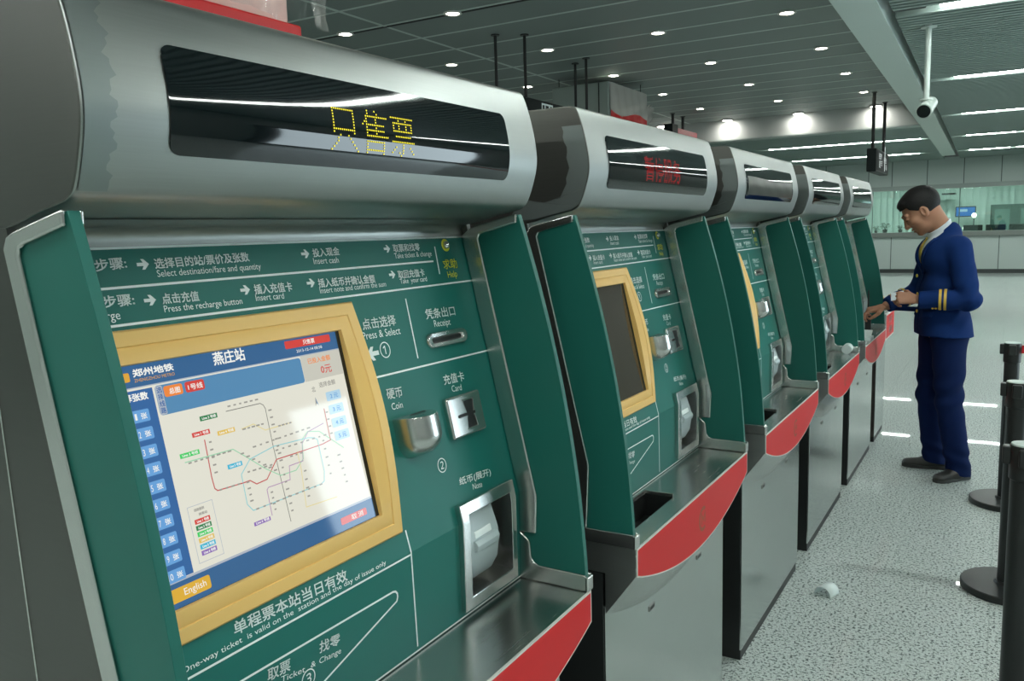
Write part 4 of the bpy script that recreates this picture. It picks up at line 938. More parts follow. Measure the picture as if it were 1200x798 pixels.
# ------------------------------------------------------------------ the low kiosk past the last machine
def kiosk():
    y0 = Y0 + 5*PITCH - 0.02
    t = thing('service_kiosk', 'low steel kiosk past the last ticket machine with a red notice panel', 'kiosk', (XB, y0, 0))
    q = MB(); q.box((-1.42, 0, 0.04), (-0.765, 0.46, 0.74)); q.prism([(-0.72, 0.74), (-0.72, 0.985), (-0.735, 1.0), (-1.42, 1.0), (-1.42, 0.74)], -0.02, 0.46); q.build('cabinet', M['steel_base'], t, xf=mx, bevel=0.003)
    q = MB(); q.box((-1.42, -0.0015, 0.04), (-0.77, 0.002, 0.74)); q.build('side_panel', mat('brown_steel', (0.10, 0.09, 0.08), 0.4, metal=0.7), t, xf=mx)
    q = MB(); q.box((-1.40, 0.006, 0), (-0.77, 0.45, 0.04)); q.build('plinth', M['plinth'], t, xf=mx)
    q = MB(); q.box((-0.716, -0.10, 0.755), (-0.70, 0.36, 0.940)); q.build('panel_border', M['apron_edge'], t, xf=mx, bevel=0.003)
    q = MB(); q.box((-0.7005, -0.085, 0.768), (-0.6985, 0.345, 0.927)); AM = lambda u, v, n: (-0.6985 + n, u, v)
    put_text(q, '暂停', (0.05, 0.862), (0.21, 0.862), 0.05, AM, 1, weight=0.02, n=0.001); put_text(q, '使用', (0.05, 0.79), (0.21, 0.79), 0.05, AM, 1, weight=0.02, n=0.001)
    q.build('red_notice', [M['red'], M['white_print']], t, xf=mx, smooth=0, recalc=False)
    q = MB(); q.prism([(-0.80, 1.001), (-0.728, 1.001), (-0.732, 1.02), (-0.80, 1.135), (-0.82, 1.135), (-0.82, 1.001)], 0.10, 0.125); q.build('yellow_board', mat('yellow_board', srgb(214, 178, 84), 0.4), t, xf=mx, bevel=0.002)
kiosk()

# ------------------------------------------------------------------ belt barrier posts
def barriers():
    blk = mat('barrier_black', (0.014, 0.016, 0.016), 0.38, spec=0.45, bump=0.1, bscale=300)
    cap = mat('barrier_cap', srgb(176, 190, 186), 0.35); belt = mat('red_belt', srgb(190, 26, 34), 0.6)
    def post(x, y, label):
        t = thing('barrier_post', label, 'barrier post', (x, y, 0), 0)
        q = MB(); q.lathe([(0.172, 0), (0.175, 0.003), (0.175, 0.027), (0.171, 0.031), (0.05, 0.034), (0.043, 0.045)], n=64); q.build('base', blk, t, smooth=25)
        q = MB(); q.lathe([(0.037, 0.035), (0.037, 0.80)], n=32); q.build('post_tube', blk, t)
        q = MB(); q.lathe([(0.037, 0.795), (0.042, 0.80), (0.043, 0.895), (0.040, 0.902)], n=32); q.build('belt_head', blk, t, smooth=40)
        q = MB(); q.box((-0.060, -0.018, 0.842), (-0.036, 0.018, 0.897)); q.box((-0.018, -0.058, 0.842), (0.018, -0.036, 0.897)); q.build('belt_clip', blk, t, bevel=0.005)
        q = MB(); q.lathe([(0.040, 0.902), (0.038, 0.906), (0.001, 0.908)], n=32); q.build('top_cap', cap, t, smooth=40)
        return t
    a = post(0.045, 5.136, 'black belt barrier post farthest from the camera, red belt on its head')
    post(0.058, 3.897, 'middle black belt barrier post, its round base fully on the speckled floor')
    post(0.072, 2.80, 'nearest black belt barrier post, base below the picture')
    q = MB(); q.grid([[(0.04 + 0.06*i, 0.0 + 0.004*math.sin(i), z - 0.006*math.sin(math.pi*i/30)) for z in (0.848, 0.892)] for i in range(31)]); q.build('belt', belt, a)
barriers()

# ------------------------------------------------------------------ loose paper
def papers():
    pw = mat('receipt_paper', srgb(214, 226, 224), 0.6)
    # curled receipt on the floor
    t = MB(); n = 22; wd = 0.075
    pts = []
    for k in range(n):
        a = math.radians(-8 + 196*k/(n-1)); pts.append((-0.036*math.cos(a), 0.036*math.sin(a) + 0.0052))
    u = Vector((math.cos(1.25), math.sin(1.25), 0)); v = Vector((-u.y, u.x, 0))
    t.grid([[tuple(u*(k2*wd) - v*x + Vector((0, 0, max(0.0006, z)))) for k2 in (-0.5, 0, 0.5)] for x, z in pts])
    o = t.build('curled_receipt', pw, recalc=False); o.location = (-0.60, 3.51, 0); sm = o.modifiers.new('thick', 'SOLIDIFY'); sm.thickness = 0.0006
    tag(o, 'curled white paper slip lying alone on the speckled floor', 'paper')
    # roll on the fourth machine's tray
    t = MB(); t.tube([(0, -0.085, 0.026), (0, 0.085, 0.026)], 0.026, 20); q = [(-0.004 + 0.002*k, 0.0007) for k in range(30)]
    o = t.build('paper_roll', pw); o.location = (-0.745, 4.85, 0.852); o.rotation_euler = (0, 0, 0.05); tag(o, 'white paper roll lying on the tray of the fourth ticket machine', 'paper roll')
    # folded slips on the last tray
    t = MB(); t.box((-0.035, -0.075, 0), (0.035, 0.075, 0.010)); t.box((-0.03, -0.07, 0.010), (0.036, 0.05, 0.017)); t.add([(-0.03, 0.0, 0.017), (0.03, 0.0, 0.017), (0.03, 0.06, 0.050), (-0.03, 0.06, 0.050)], [(0, 1, 2, 3)])
    o = t.build('paper_slips', pw); o.location = (-0.735, 5.45, 0.852); tag(o, 'folded white paper slips beside the radio on the last machine', 'paper')
    # two way radio
    blk = mat('radio_black', (0.012, 0.012, 0.013), 0.45)
    t = thing('walkie_talkie', 'black two-way radio with antenna standing on the last machine tray', 'radio', (-0.752, 5.64, 0.852), 0.15)
    q = MB(); q.box((-0.018, -0.029, 0), (0.018, 0.029, 0.135)); q.build('radio_body', blk, t, bevel=0.006, seg=3)
    q = MB(); q.tube([(0, 0.016, 0.135), (0, 0.016, 0.16), (0, 0.016, 0.29)], [0.008, 0.006, 0.004], 10); q.build('antenna', blk, t)
    q = MB(); q.lathe([(0.009, 0.135), (0.009, 0.150), (0.007, 0.152)], (0, -0.014, 0), 14); q.build('volume_knob', blk, t)
papers()

# ------------------------------------------------------------------ the man: smooth-blended volumes turned into one surface
class Field:
    def __init__(s, lo, hi, h):
        s.lo = np.array(lo, float); s.h = h; s.n = np.ceil((np.array(hi) - s.lo) / h).astype(int) + 1
        s.d = np.full(tuple(s.n), 0.2, np.float32)
    def sub(s, lo, hi, pad):
        a = np.maximum(0, np.floor((np.array(lo) - pad - s.lo) / s.h).astype(int)); b = np.minimum(s.n, np.ceil((np.array(hi) + pad - s.lo) / s.h).astype(int) + 1)
        if (b <= a).any(): return None
        sl = tuple(slice(a[i], b[i]) for i in range(3))
        ax = [(np.arange(a[i], b[i]) * s.h + s.lo[i]).astype(np.float32) for i in range(3)]
        return sl, np.meshgrid(*ax, indexing='ij')
    def smin(s, sl, d, k, op):
        a = s.d[sl]
        if op == 'add':
            if k <= 0: s.d[sl] = np.minimum(a, d); return
            h = np.clip(0.5 + 0.5*(a - d)/k, 0, 1); s.d[sl] = a*(1-h) + d*h - k*h*(1-h)
        else:
            if k <= 0: s.d[sl] = np.maximum(a, -d); return
            h = np.clip(0.5 - 0.5*(a + d)/k, 0, 1); s.d[sl] = a*(1-h) - d*h + k*h*(1-h)
    def cone(s, a, b, r1, r2, k=0.01, op='add', sq=None):
        """tapered capsule; sq=(axis vector, factor) squashes the section along that axis"""
        a = np.array(a, float); b = np.array(b, float); R_ = max(r1, r2) * (1.3 if sq is None else 1.3*max(1, 1/sq[1]))
        g = s.sub(np.minimum(a, b) - R_, np.maximum(a, b) + R_, k*2 + 0.03)
        if g is None: return
        sl, (X, Y, Z) = g; dx, dy, dz = X - a[0], Y - a[1], Z - a[2]; v = b - a; L2 = float(v @ v) + 1e-12
        t = np.clip((dx*v[0] + dy*v[1] + dz*v[2]) / L2, 0, 1); qx, qy, qz = dx - t*v[0], dy - t*v[1], dz - t*v[2]
        if sq is not None:
            n = np.array(sq[0], float); n /= np.linalg.norm(n); e = (qx*n[0] + qy*n[1] + qz*n[2]); f = 1/sq[1] - 1
            qx, qy, qz = qx + e*n[0]*f, qy + e*n[1]*f, qz + e*n[2]*f
        s.smin(sl, np.sqrt(qx*qx + qy*qy + qz*qz) - (r1 + (r2 - r1)*t), k, op)
    def ell(s, c, r, Rm=None, k=0.01, op='add'):
        c = np.array(c, float); r = np.array(r, float); m = float(r.max()); g = s.sub(c - m, c + m, k*2 + 0.03)
        if g is None: return
        sl, (X, Y, Z) = g; X, Y, Z = X - c[0], Y - c[1], Z - c[2]
        if Rm is not None:
            A = np.array(Rm).T; X, Y, Z = A[0,0]*X + A[0,1]*Y + A[0,2]*Z, A[1,0]*X + A[1,1]*Y + A[1,2]*Z, A[2,0]*X + A[2,1]*Y + A[2,2]*Z
        k0 = np.sqrt((X/r[0])**2 + (Y/r[1])**2 + (Z/r[2])**2); k1 = np.sqrt((X/r[0]**2)**2 + (Y/r[1]**2)**2 + (Z/r[2]**2)**2) + 1e-9
        s.smin(sl, k0*(k0 - 1)/k1, k, op)
    def full(s):
        ax = [(np.arange(s.n[i]) * s.h + s.lo[i]).astype(np.float32) for i in range(3)]; return np.meshgrid(*ax, indexing='ij')
    def cut(s, p, n, k=0.0, where=None):
        """keep the side opposite to n"""
        X, Y, Z = s.full(); n = np.array(n, float); n /= np.linalg.norm(n); d = (X-p[0])*n[0] + (Y-p[1])*n[1] + (Z-p[2])*n[2]
        if where is not None: d = np.where(where(X, Y, Z), d, -1)
        s.d = np.maximum(s.d, d)
    def mesh(s):
        d = s.d; neg = d < 0; nx, ny, nz = d.shape
        c = np.zeros((nx-1, ny-1, nz-1), np.int8)
        for i in (0, 1):
            for j in (0, 1):
                for k in (0, 1): c += neg[i:nx-1+i, j:ny-1+j, k:nz-1+k]
        act = np.argwhere((c > 0) & (c < 8)); idx = np.full(c.shape, -1, np.int64); idx[tuple(act.T)] = np.arange(len(act))
        P_ = np.zeros((len(act), 3)); N_ = np.zeros(len(act)); cor = [(i, j, k) for i in (0, 1) for j in (0, 1) for k in (0, 1)]
        D = {q: d[act[:,0]+q[0], act[:,1]+q[1], act[:,2]+q[2]].astype(float) for q in cor}
        for q in cor:
            for axis in range(3):
                if q[axis] == 0:
                    q2 = list(q); q2[axis] = 1; q2 = tuple(q2); a, b = D[q], D[q2]; m = (a < 0) != (b < 0)
                    t = np.where(m, a / np.where(m, a - b, 1), 0); e = np.array(q, float)[None].repeat(len(act), 0); e[:, axis] += t
                    P_ += e * m[:, None]; N_ += m
        V = (act + P_ / N_[:, None]) * s.h + s.lo; F = []
        for axis in range(3):
            o1, o2 = [(1, 2), (2, 0), (0, 1)][axis]
            sl0 = [slice(None)]*3; sl1 = [slice(None)]*3; sl0[axis] = slice(0, -1); sl1[axis] = slice(1, None)
            a, b = neg[tuple(sl0)], neg[tuple(sl1)]; E_ = np.argwhere(a != b)
            ok = (E_[:, o1] > 0) & (E_[:, o2] > 0) & (E_[:, o1] < d.shape[o1]-1) & (E_[:, o2] < d.shape[o2]-1); E_ = E_[ok]; flip = a[tuple(E_.T)]
            def at(i, j): q = E_.copy(); q[:, o1] -= i; q[:, o2] -= j; return idx[tuple(q.T)]
            Q = np.stack([at(1, 1), at(0, 1), at(0, 0), at(1, 0)], 1); Q[~flip] = Q[~flip][:, ::-1]; F.append(Q)
        return V, np.concatenate(F)

def sdf_obj(name, fields, m_, parent=None, smooth_it=2):
    vs, fs = [], []; o = 0
    for f in fields:
        V, F = f.mesh(); vs.append(V); fs.append(F + o); o += len(V)
    V = np.concatenate(vs); F = np.concatenate(fs)
    if smooth_it:
        for _ in range(smooth_it):
            acc = np.zeros_like(V); cnt = np.zeros(len(V))
            for i in range(4):
                a, b = F[:, i], F[:, (i+1) % 4]; np.add.at(acc, a, V[b]); np.add.at(cnt, a, 1); np.add.at(acc, b, V[a]); np.add.at(cnt, b, 1)
            V = V*0.5 + 0.5*acc/np.maximum(cnt, 1)[:, None]
    me = bpy.data.meshes.new(name); me.from_pydata(V.tolist(), [], F.tolist()); me.materials.append(m_)
    me.polygons.foreach_set('use_smooth', [True]*len(me.polygons)); me.update()
    ob = bpy.data.objects.new(name, me); COL.objects.link(ob)
    if parent is not None: ob.parent = parent
    return ob

def man():
    skin = mat('skin', srgb(170, 124, 100), 0.55, spec=0.3, noise=18, nstr=0.06); skin.node_tree.nodes['Principled BSDF'].inputs['Subsurface Weight'].default_value = 0.05
    hairm = mat('black_hair', (0.008, 0.0075, 0.0075), 0.6, spec=0.25, bump=0.8, bscale=140)
    blue = mat('royal_blue_wool', srgb(20, 47, 100), 0.85, spec=0.12, bump=0.15, bscale=500); navy = mat('navy_trouser_wool', srgb(17, 34, 76), 0.85, spec=0.12, bump=0.15, bscale=500)
    gold = mat('gold_braid', srgb(214, 178, 74), 0.4); whites = mat('white_shirt', srgb(212, 220, 226), 0.6); tiem = mat('yellow_tie', srgb(172, 148, 52), 0.5, noise=60, nstr=0.5)
    shoem = mat('black_shoe', (0.022, 0.022, 0.020), 0.38); solem = mat('shoe_sole', (0.03, 0.032, 0.030), 0.6); silver = mat('silver_badge', (0.62, 0.64, 0.64), 0.35, metal=0.6)
    TH = math.radians(20); C = np.array([-0.30, 5.55, 0.0])
    # joints in the man's own frame: a forward, b to his left, z up
    hipL, hipR = (0.01, 0.088, 0.93), (0.02, -0.088, 0.93); kneeL, kneeR = (-0.005, 0.085, 0.50), (0.045, -0.118, 0.50); ankL, ankR = (-0.085, 0.066, 0.085), (-0.015, -0.165, 0.085)
    shL, shR = (0.005, 0.178, 1.415), (0.035, -0.178, 1.405); elL, elR = (-0.042, 0.236, 1.115), (0.095, -0.235, 1.135); wrL, wrR = (0.205, 0.155, 1.115), (0.300, -0.175, 1.050)
    neck = (0.040, 0, 1.490); HC = np.array([0.168, 0.0, 1.632]); pitch = math.radians(40); yaw = math.radians(-10); HS = 1.10
    Rp = np.array(Matrix.Rotation(yaw, 3, 'Z') @ Matrix.Rotation(pitch, 3, 'Y'))
    def H(x, y, z): return tuple(HC + Rp @ (np.array([x, y, z]) * HS))
    # ---- body (skin)
    f = Field((-0.30, -0.34, 0.02), (0.45, 0.34, 1.60), 0.006)
    f.cone((0.03, 0, 1.38), (0.02, 0, 1.0), 0.13, 0.12, 0.03, sq=((1, 0, 0), 0.72)); f.cone((0.02, 0.06, 0.95), (0.02, -0.06, 0.95), 0.11, 0.11, 0.04)
    f.cone((0.03, 0.10, 1.40), (0.03, -0.10, 1.40), 0.06, 0.06, 0.04); f.cone(neck, H(-0.035, 0, -0.05), 0.060, 0.056, 0.03)
    for a, b, c in ((shL, elL, wrL), (shR, elR, wrR)): f.cone(a, b, 0.050, 0.040, 0.02); f.cone(b, c, 0.040, 0.028, 0.01)
    for a, b, c in ((hipL, kneeL, ankL), (hipR, kneeR, ankR)): f.cone(a, b, 0.085, 0.055, 0.02); f.cone(b, c, 0.055, 0.036, 0.01)
    # ---- head, finer
    g = Field(HC - 0.19, HC + 0.19, 0.0028)
    def he(x, y, z, rx, ry, rz, k=0.012, op='add', tilt=0):
        Rm = Rp @ np.array(Matrix.Rotation(tilt, 3, 'Y')); g.ell(H(x, y, z), np.array([rx, ry, rz])*HS, Rm, k, op)
    he(-0.018, 0, 0.030, 0.096, 0.075, 0.086); he(0.030, 0, -0.020, 0.062, 0.061, 0.085, 0.02); he(0.038, 0, -0.068, 0.046, 0.047, 0.040, 0.02); he(0.070, 0, -0.094, 0.018, 0.020, 0.016, 0.02)
    g.cone(H(0.086, 0, 0.016), H(0.106, 0, -0.028), 0.008*HS, 0.0125*HS, 0.010); g.ell(H(0.098, 0.011, -0.032), (0.010, 0.008, 0.008), None, 0.006); g.ell(H(0.098, -0.011, -0.032), (0.010, 0.008, 0.008), None, 0.006)
    for sg in (1, -1):
        he(0.090, sg*0.030, 0.012, 0.014, 0.017, 0.010, 0.012, 'cut'); he(0.078, sg*0.031, 0.010, 0.013, 0.014, 0.011, 0.006)
        g.cone(H(0.086, sg*0.012, 0.030), H(0.074, sg*0.048, 0.030), 0.009*HS, 0.008*HS, 0.012); he(0.058, sg*0.046, -0.022, 0.022, 0.016, 0.018, 0.02)
        he(-0.008, sg*0.073, -0.008, 0.020, 0.010, 0.032, 0.006, tilt=-0.2); he(0.0, sg*0.080, -0.006, 0.011, 0.006, 0.019, 0.004, 'cut', tilt=-0.2)
    he(0.088, 0, -0.056, 0.012, 0.022, 0.006, 0.006); he(0.086, 0, -0.069, 0.012, 0.019, 0.007, 0.006); he(0.100, 0, -0.062, 0.012, 0.026, 0.0022, 0.003, 'cut')
    g.cone(H(-0.03, 0, -0.05), tuple(np.array(neck) + (0.01, 0, 0.03)), 0.060, 0.062, 0.03)
    # ---- hands, finer still
    def hand(wr, d, back, thumb_dir, curl, spread, thumb_curl):
        d = Vector(d).normalized(); back = Vector(back); back = (back - d*back.dot(d)).normalized(); side = Vector(thumb_dir); side = (side - d*side.dot(d) - back*side.dot(back)).normalized()
        w_ = Vector(wr); q = Field(np.array(wr) - 0.20, np.array(wr) + 0.20, 0.0026)
        q.cone(w_ - d*0.07, w_ + d*0.015, 0.029, 0.026, 0.01, sq=(tuple(back), 0.8))
        kn = []
        for i, (s_, l_) in enumerate(((0.030, 0.088), (0.010, 0.092), (-0.011, 0.088), (-0.030, 0.079))):
            k_ = w_ + d*l_ + side*s_; kn.append(k_); q.cone(w_ + d*0.012 + side*s_*0.55, k_, 0.017, 0.0125, 0.012, sq=(tuple(back), 0.85))
        q.cone(w_ + d*0.03 + side*0.024, w_ + d*0.075 + side*0.02 - back*0.006, 0.016, 0.012, 0.012)
        for i, (k_, l_) in enumerate(zip(kn, (0.074, 0.082, 0.076, 0.060))):
            p_ = k_; dirv = d + side*spread*(1.5 - i)*0.12; dirv.normalize(); r_ = 0.0095; c_ = curl[i]
            for j, fr in enumerate((0.46, 0.31, 0.23)):
                ang = c_[j]; dirv = (dirv*math.cos(ang) - back*math.sin(ang) if j == 0 else dirv*math.cos(ang) + dn*math.sin(ang)).normalized()
                axis = dirv.cross(side).normalized(); dn = axis if axis.dot(back) < 0 or j > 0 else -axis
                if j == 0: dn = -(back - dirv*back.dot(dirv)).normalized()
                else: dn = (dn_prev - dirv*dn_prev.dot(dirv)).normalized()
                dn_prev = dn; e = p_ + dirv*l_*fr; q.cone(p_, e, r_, r_*0.90, 0.003); p_ = e; r_ *= 0.90
        t0 = w_ + d*0.022 + side*0.026 - back*0.006; t1 = t0 + (d*0.55 + side*0.75 - back*0.25).normalized()*0.040; t2 = t1 + (d*0.9 + side*(0.35 - thumb_curl) - back*0.45).normalized()*0.034; t3 = t2 + (d*0.95 - side*thumb_curl - back*0.5).normalized()*0.026
        q.cone(t0, t1, 0.0150, 0.0118, 0.008); q.cone(t1, t2, 0.0112, 0.0100, 0.004); q.cone(t2, t3, 0.0100, 0.0080, 0.003)
        return q, t3, kn
    # left hand in front of the waist, pinching a slip; right hand reaching down to the radio
    hl, tl, kl = hand((0.222, 0.150, 1.116), (0.95, -0.18, 0.10), (0.05, 0.75, 0.55), (0.2, -0.35, 0.9), [(0.5, 0.75, 0.5), (0.8, 0.9, 0.6), (1.0, 1.0, 0.6), (1.1, 1.0, 0.6)], 0.4, 0.35)
    hr, tr_, kr = hand((0.318, -0.178, 1.038), (0.93, 0.0, -0.18), (0.2, 0.15, 0.95), (0.1, 0.95, -0.1), [(0.35, 0.55, 0.35), (0.7, 0.8, 0.5), (0.9, 0.9, 0.6), (1.0, 0.9, 0.6)], 0.5, 0.30)
    body = sdf_obj('person', [f, g, hl, hr], skin, None, 1)
    body.location = tuple(C); body.rotation_euler = (0, 0, math.pi + TH)
    tag(body, 'person in a royal blue uniform suit standing at the far machine, head bowed, reaching out', 'person')
    # ---- hair
    q = Field(HC - 0.20, HC + 0.20, 0.003)
    q.ell(H(-0.020, 0, 0.036), np.array([0.106, 0.085, 0.094])*HS, Rp, 0.01); q.ell(H(0.050, 0.0, 0.096), np.array([0.030, 0.052, 0.014])*HS, Rp @ np.array(Matrix.Rotation(0.35, 3, 'Y')), 0.02)
    X, Y, Z = q.full(); A = Rp.T; qx, qy, qz = X - HC[0], Y - HC[1], Z - HC[2]
    lx = (A[0,0]*qx + A[0,1]*qy + A[0,2]*qz)/HS; ly = (A[1,0]*qx + A[1,1]*qy + A[1,2]*qz)/HS; lz = (A[2,0]*qx + A[2,1]*qy + A[2,2]*qz)/HS
    line_ = np.where(lx > 0.045, 0.066 - 0.10*np.abs(lx - 0.09), np.where(lx > -0.03, 0.0 + (lx + 0.0)*1.0, -0.040 + (lx + 0.03)*1.05)); line_ = np.maximum(line_, -0.100)
    q.d = np.maximum(q.d, (line_ - lz)*0.75)
    for sg in (1, -1): q.ell(H(-0.004, sg*0.082, -0.010), np.array([0.024, 0.020, 0.034])*HS, Rp, 0.004, 'cut')
    sdf_obj('hair', [q], hairm, body, 1)
    mb = MB()
    for sg in (1, -1):
        mb.tube([H(0.0875, sg*0.014, 0.032), H(0.083, sg*0.030, 0.0365), H(0.071, sg*0.047, 0.032)], [0.003, 0.0042, 0.002], 8); mb.tube([H(0.0885, sg*0.018, 0.0055), H(0.0885, sg*0.031, 0.002), H(0.080, sg*0.044, 0.004)], [0.0016, 0.0024, 0.0014], 6)
    eb = mb.build('eyebrow', hairm, body)
    # ---- trousers
    q = Field((-0.22, -0.30, 0.02), (0.22, 0.26, 1.06), 0.006)
    q.cone((0.010, 0.055, 0.98), (0.010, -0.055, 0.98), 0.125, 0.125, 0.03, sq=((1, 0, 0), 0.95)); q.cone((-0.02, 0.06, 0.90), (-0.02, -0.06, 0.90), 0.085, 0.085, 0.04)
    for a, b, c in ((hipL, kneeL, ankL), (hipR, kneeR, ankR)):
        b = np.array(b); c = np.array(c); lo_ = np.array(c) + (0, 0, -0.045); q.cone(a, b, 0.104, 0.076, 0.03); q.cone(b, lo_, 0.076, 0.068, 0.015, sq=((0, 1, 0), 0.92))
    X, Y, Z = q.full()
    q.d += (0.0070*np.sin(Z*46 + X*26 + Y*12)*np.exp(-((Z - 0.55)/0.14)**2) + 0.0055*np.sin(Z*70 - X*34)*np.exp(-((Z - 0.14)/0.07)**2) + 0.003*np.sin(Z*30 + X*40)*np.exp(-((Z - 0.8)/0.12)**2)).astype(np.float32)
    q.cut((0, 0, 0.045), (0.15, 0, -1)); q.cut((0, 0, 1.03), (0, 0, 1))
    sdf_obj('trousers', [q], navy, body, 1)
    # ---- jacket
    q = Field((-0.32, -0.36, 0.84), (0.40, 0.36, 1.56), 0.0052)
    q.cone((0.040, 0.065, 1.36), (0.040, -0.065, 1.36), 0.128, 0.128, 0.03, sq=((1, 0, 0), 0.98)); q.cone((0.035, 0.05, 1.16), (0.035, -0.05, 1.16), 0.124, 0.124, 0.06, sq=((1, 0, 0), 1.0))
    q.cone((0.025, 0.055, 0.98), (0.025, -0.055, 0.98), 0.137, 0.137, 0.07); q.cone((0.012, 0.060, 0.84), (0.012, -0.060, 0.84), 0.146, 0.146, 0.07)
    q.cone((0.020, 0.155, 1.415), (0.045, -0.155, 1.405), 0.062, 0.062, 0.05); q.cone((0.02, 0.05, 1.475), (0.02, -0.05, 1.475), 0.055, 0.055, 0.05); q.cone((0.012, 0.028, 1.505), (0.012, -0.028, 1.505), 0.062, 0.062, 0.03)
    for a, b, c in ((shL, elL, wrL), (shR, elR, wrR)): q.cone(a, b, 0.070, 0.062, 0.018); q.cone(b, c, 0.063, 0.050, 0.012)
    X, Y, Z = q.full()
    el = np.exp(-(((X - elL[0])**2 + (Y - elL[1])**2 + (Z - elL[2])**2)/0.016)); er = np.exp(-(((X - elR[0])**2 + (Y - elR[1])**2 + (Z - elR[2])**2)/0.016))
    q.d += (0.0075*np.sin(Z*58 + X*62 + Y*10)*(el + er) + 0.0030*np.sin(Z*44 + X*18 + Y*30)*np.exp(-((Y - 0.215)/0.05)**2)*np.exp(-((Z - 1.27)/0.09)**2) + 0.0030*np.sin(Z*26 - X*34 + Y*16)*np.exp(-((Z - 1.08)/0.13)**2)).astype(np.float32)
    # open front: collar V and skirt split, cuffs and hem cut clean
    q.cut((0, 0, 0.885), (0.02, 0, -1), where=lambda X, Y, Z: (Z < 1.0))
    for wr, el_ in ((wrL, elL), (wrR, elR)):
        n = np.array(wr) - np.array(el_); n = n/np.linalg.norm(n); q.cut(tuple(np.array(wr) - n*0.002), n, where=lambda X, Y, Z, wr=wr: ((X-wr[0])**2 + (Y-wr[1])**2 + (Z-wr[2])**2 < 0.09**2))
    vcut = np.where(X > 0.06, 0.016 + np.clip((Z - 1.265), 0, 1)*0.30 - np.abs(Y - 0.0), -1); vcut = np.minimum(vcut, (Z - 1.262)*0.6); q.d = np.maximum(q.d, vcut.astype(np.float32))
    nk = np.array(H(-0.035, 0, -0.05)) - np.array(neck); q.cone(tuple(np.array(neck) - (0, 0, 0.02)), tuple(np.array(neck) + nk*1.2), 0.071, 0.075, 0.004, 'cut')
    q.cut((0.0, 0, 1.565), (0.75, 0, 1))
    jk = sdf_obj('jacket', [q], blue, body, 1)
    # ---- shirt front and collar
    q = Field((-0.12, -0.14, 1.20), (0.26, 0.14, 1.62), 0.004)
    q.cone((0.048, 0.050, 1.38), (0.048, -0.050, 1.38), 0.112, 0.112, 0.02, sq=((1, 0, 0), 0.95)); q.cone(tuple(np.array(neck) - (0, 0, 0.03)), tuple(np.array(neck) + nk*0.50), 0.074, 0.072, 0.012)
    nn_ = nk/np.linalg.norm(nk); q.cut(tuple(np.array(neck) + nk*0.30 + (0, 0, 0.022)), (0.62, 0, 0.78)); q.cone(tuple(np.array(neck) + nk*0.1), tuple(np.array(neck) + nk*1.5), 0.0625, 0.062, 0.0, 'cut')
    sdf_obj('shirt', [q], whites, body, 1)
    # tie, lapels, front edge and pocket flaps are thin cloth laid on the surfaces below
    sh_ = [c for c in kids(body) if c.name.startswith('shirt')][0]
    def cloth(name, left, right, m2_, onto, off, par, thick=0.003, a0=0.30):
        q2 = MB(); q2.grid([[(a0, l[0] + (r_[0]-l[0])*k/5, l[1] + (r_[1]-l[1])*k/5) for k in range(6)] for l, r_ in zip(left, right)])
        o2 = q2.build(name, m2_, par, recalc=False); sw = o2.modifiers.new('lay', 'SHRINKWRAP'); sw.target = onto; sw.wrap_method = 'PROJECT'; sw.use_project_x = True; sw.use_negative_direction = True; sw.use_positive_direction = False; sw.offset = off
        o2.modifiers.new('thick', 'SOLIDIFY').thickness = thick; return o2
    zs = np.linspace(1.475, 1.290, 14); wd = [0.017 - 0.006*math.sin(math.pi*min(1, k/3)) if k < 3 else 0.012 + 0.0016*k for k in range(14)]
    cloth('tie', [(w_, z) for w_, z in zip(wd, zs)], [(-w_, z) for w_, z in zip(wd, zs)], tiem, sh_, 0.006, body, 0.005)
    zs = np.linspace(1.258, 1.470, 12)
    for sg in (1, -1):
        inn = [(sg*(0.014 + max(0, z - 1.265)*0.30), z) for z in zs]; outr = [(sg*(0.016 + max(0, z - 1.265)*0.30 + 0.050*math.sin(math.pi*min(0.72, k/12*1.0))**0.8), z - 0.004) for k, z in enumerate(zs)]
        cloth('lapel', inn, outr, blue, jk, 0.0045, jk, 0.003)
        cloth('pocket_flap', [(sg*0.060, 1.040 - 0.008*k) for k in range(6)], [(sg*0.148, 1.046 - 0.008*k) for k in range(6)], blue, jk, 0.004, jk, 0.003)
    cloth('front_edge', [(-0.003, z) for z in np.linspace(1.258, 0.890, 24)], [(0.004, z) for z in np.linspace(1.258, 0.890, 24)], navy, jk, 0.003, jk, 0.003)
    # gold stripes round the cuffs, buttons, pocket edge, shoulder boards
    def ringband(el_, wr, t, r_, w_):
        e = Vector(el_); v = Vector(wr) - e; L_ = v.length; v.normalize(); c = e + v*(L_*t); u = Vector((0, 0, 1)); u = (u - v*u.dot(v)).normalized(); s_ = v.cross(u); m2 = MB(); n = 28; rows_ = []
        for k in range(n): a = 2*math.pi*k/n; dr = u*math.cos(a) + s_*math.sin(a); rows_.append([c - v*w_/2 + dr*(r_ - 0.003), c - v*w_/2 + dr*r_, c + v*w_/2 + dr*r_, c + v*w_/2 + dr*(r_ - 0.003)])
        m2.grid(rows_, close_u=True); m2.build('cuff_stripe', gold, jk, recalc=False)
    ringband(elL, wrL, 0.46, 0.0625, 0.014); ringband(elL, wrL, 0.56, 0.0610, 0.014); ringband(elR, wrR, 0.46, 0.0625, 0.013); ringband(elR, wrR, 0.80, 0.0565, 0.008)
    for z, x in ((1.245, 0.176), (1.135, 0.170), (1.03, 0.170)):
        m2 = MB(); m2.ellipsoid((x, 0.0, z), (0.006, 0.011, 0.011), 8); m2.build('button', gold, jk)
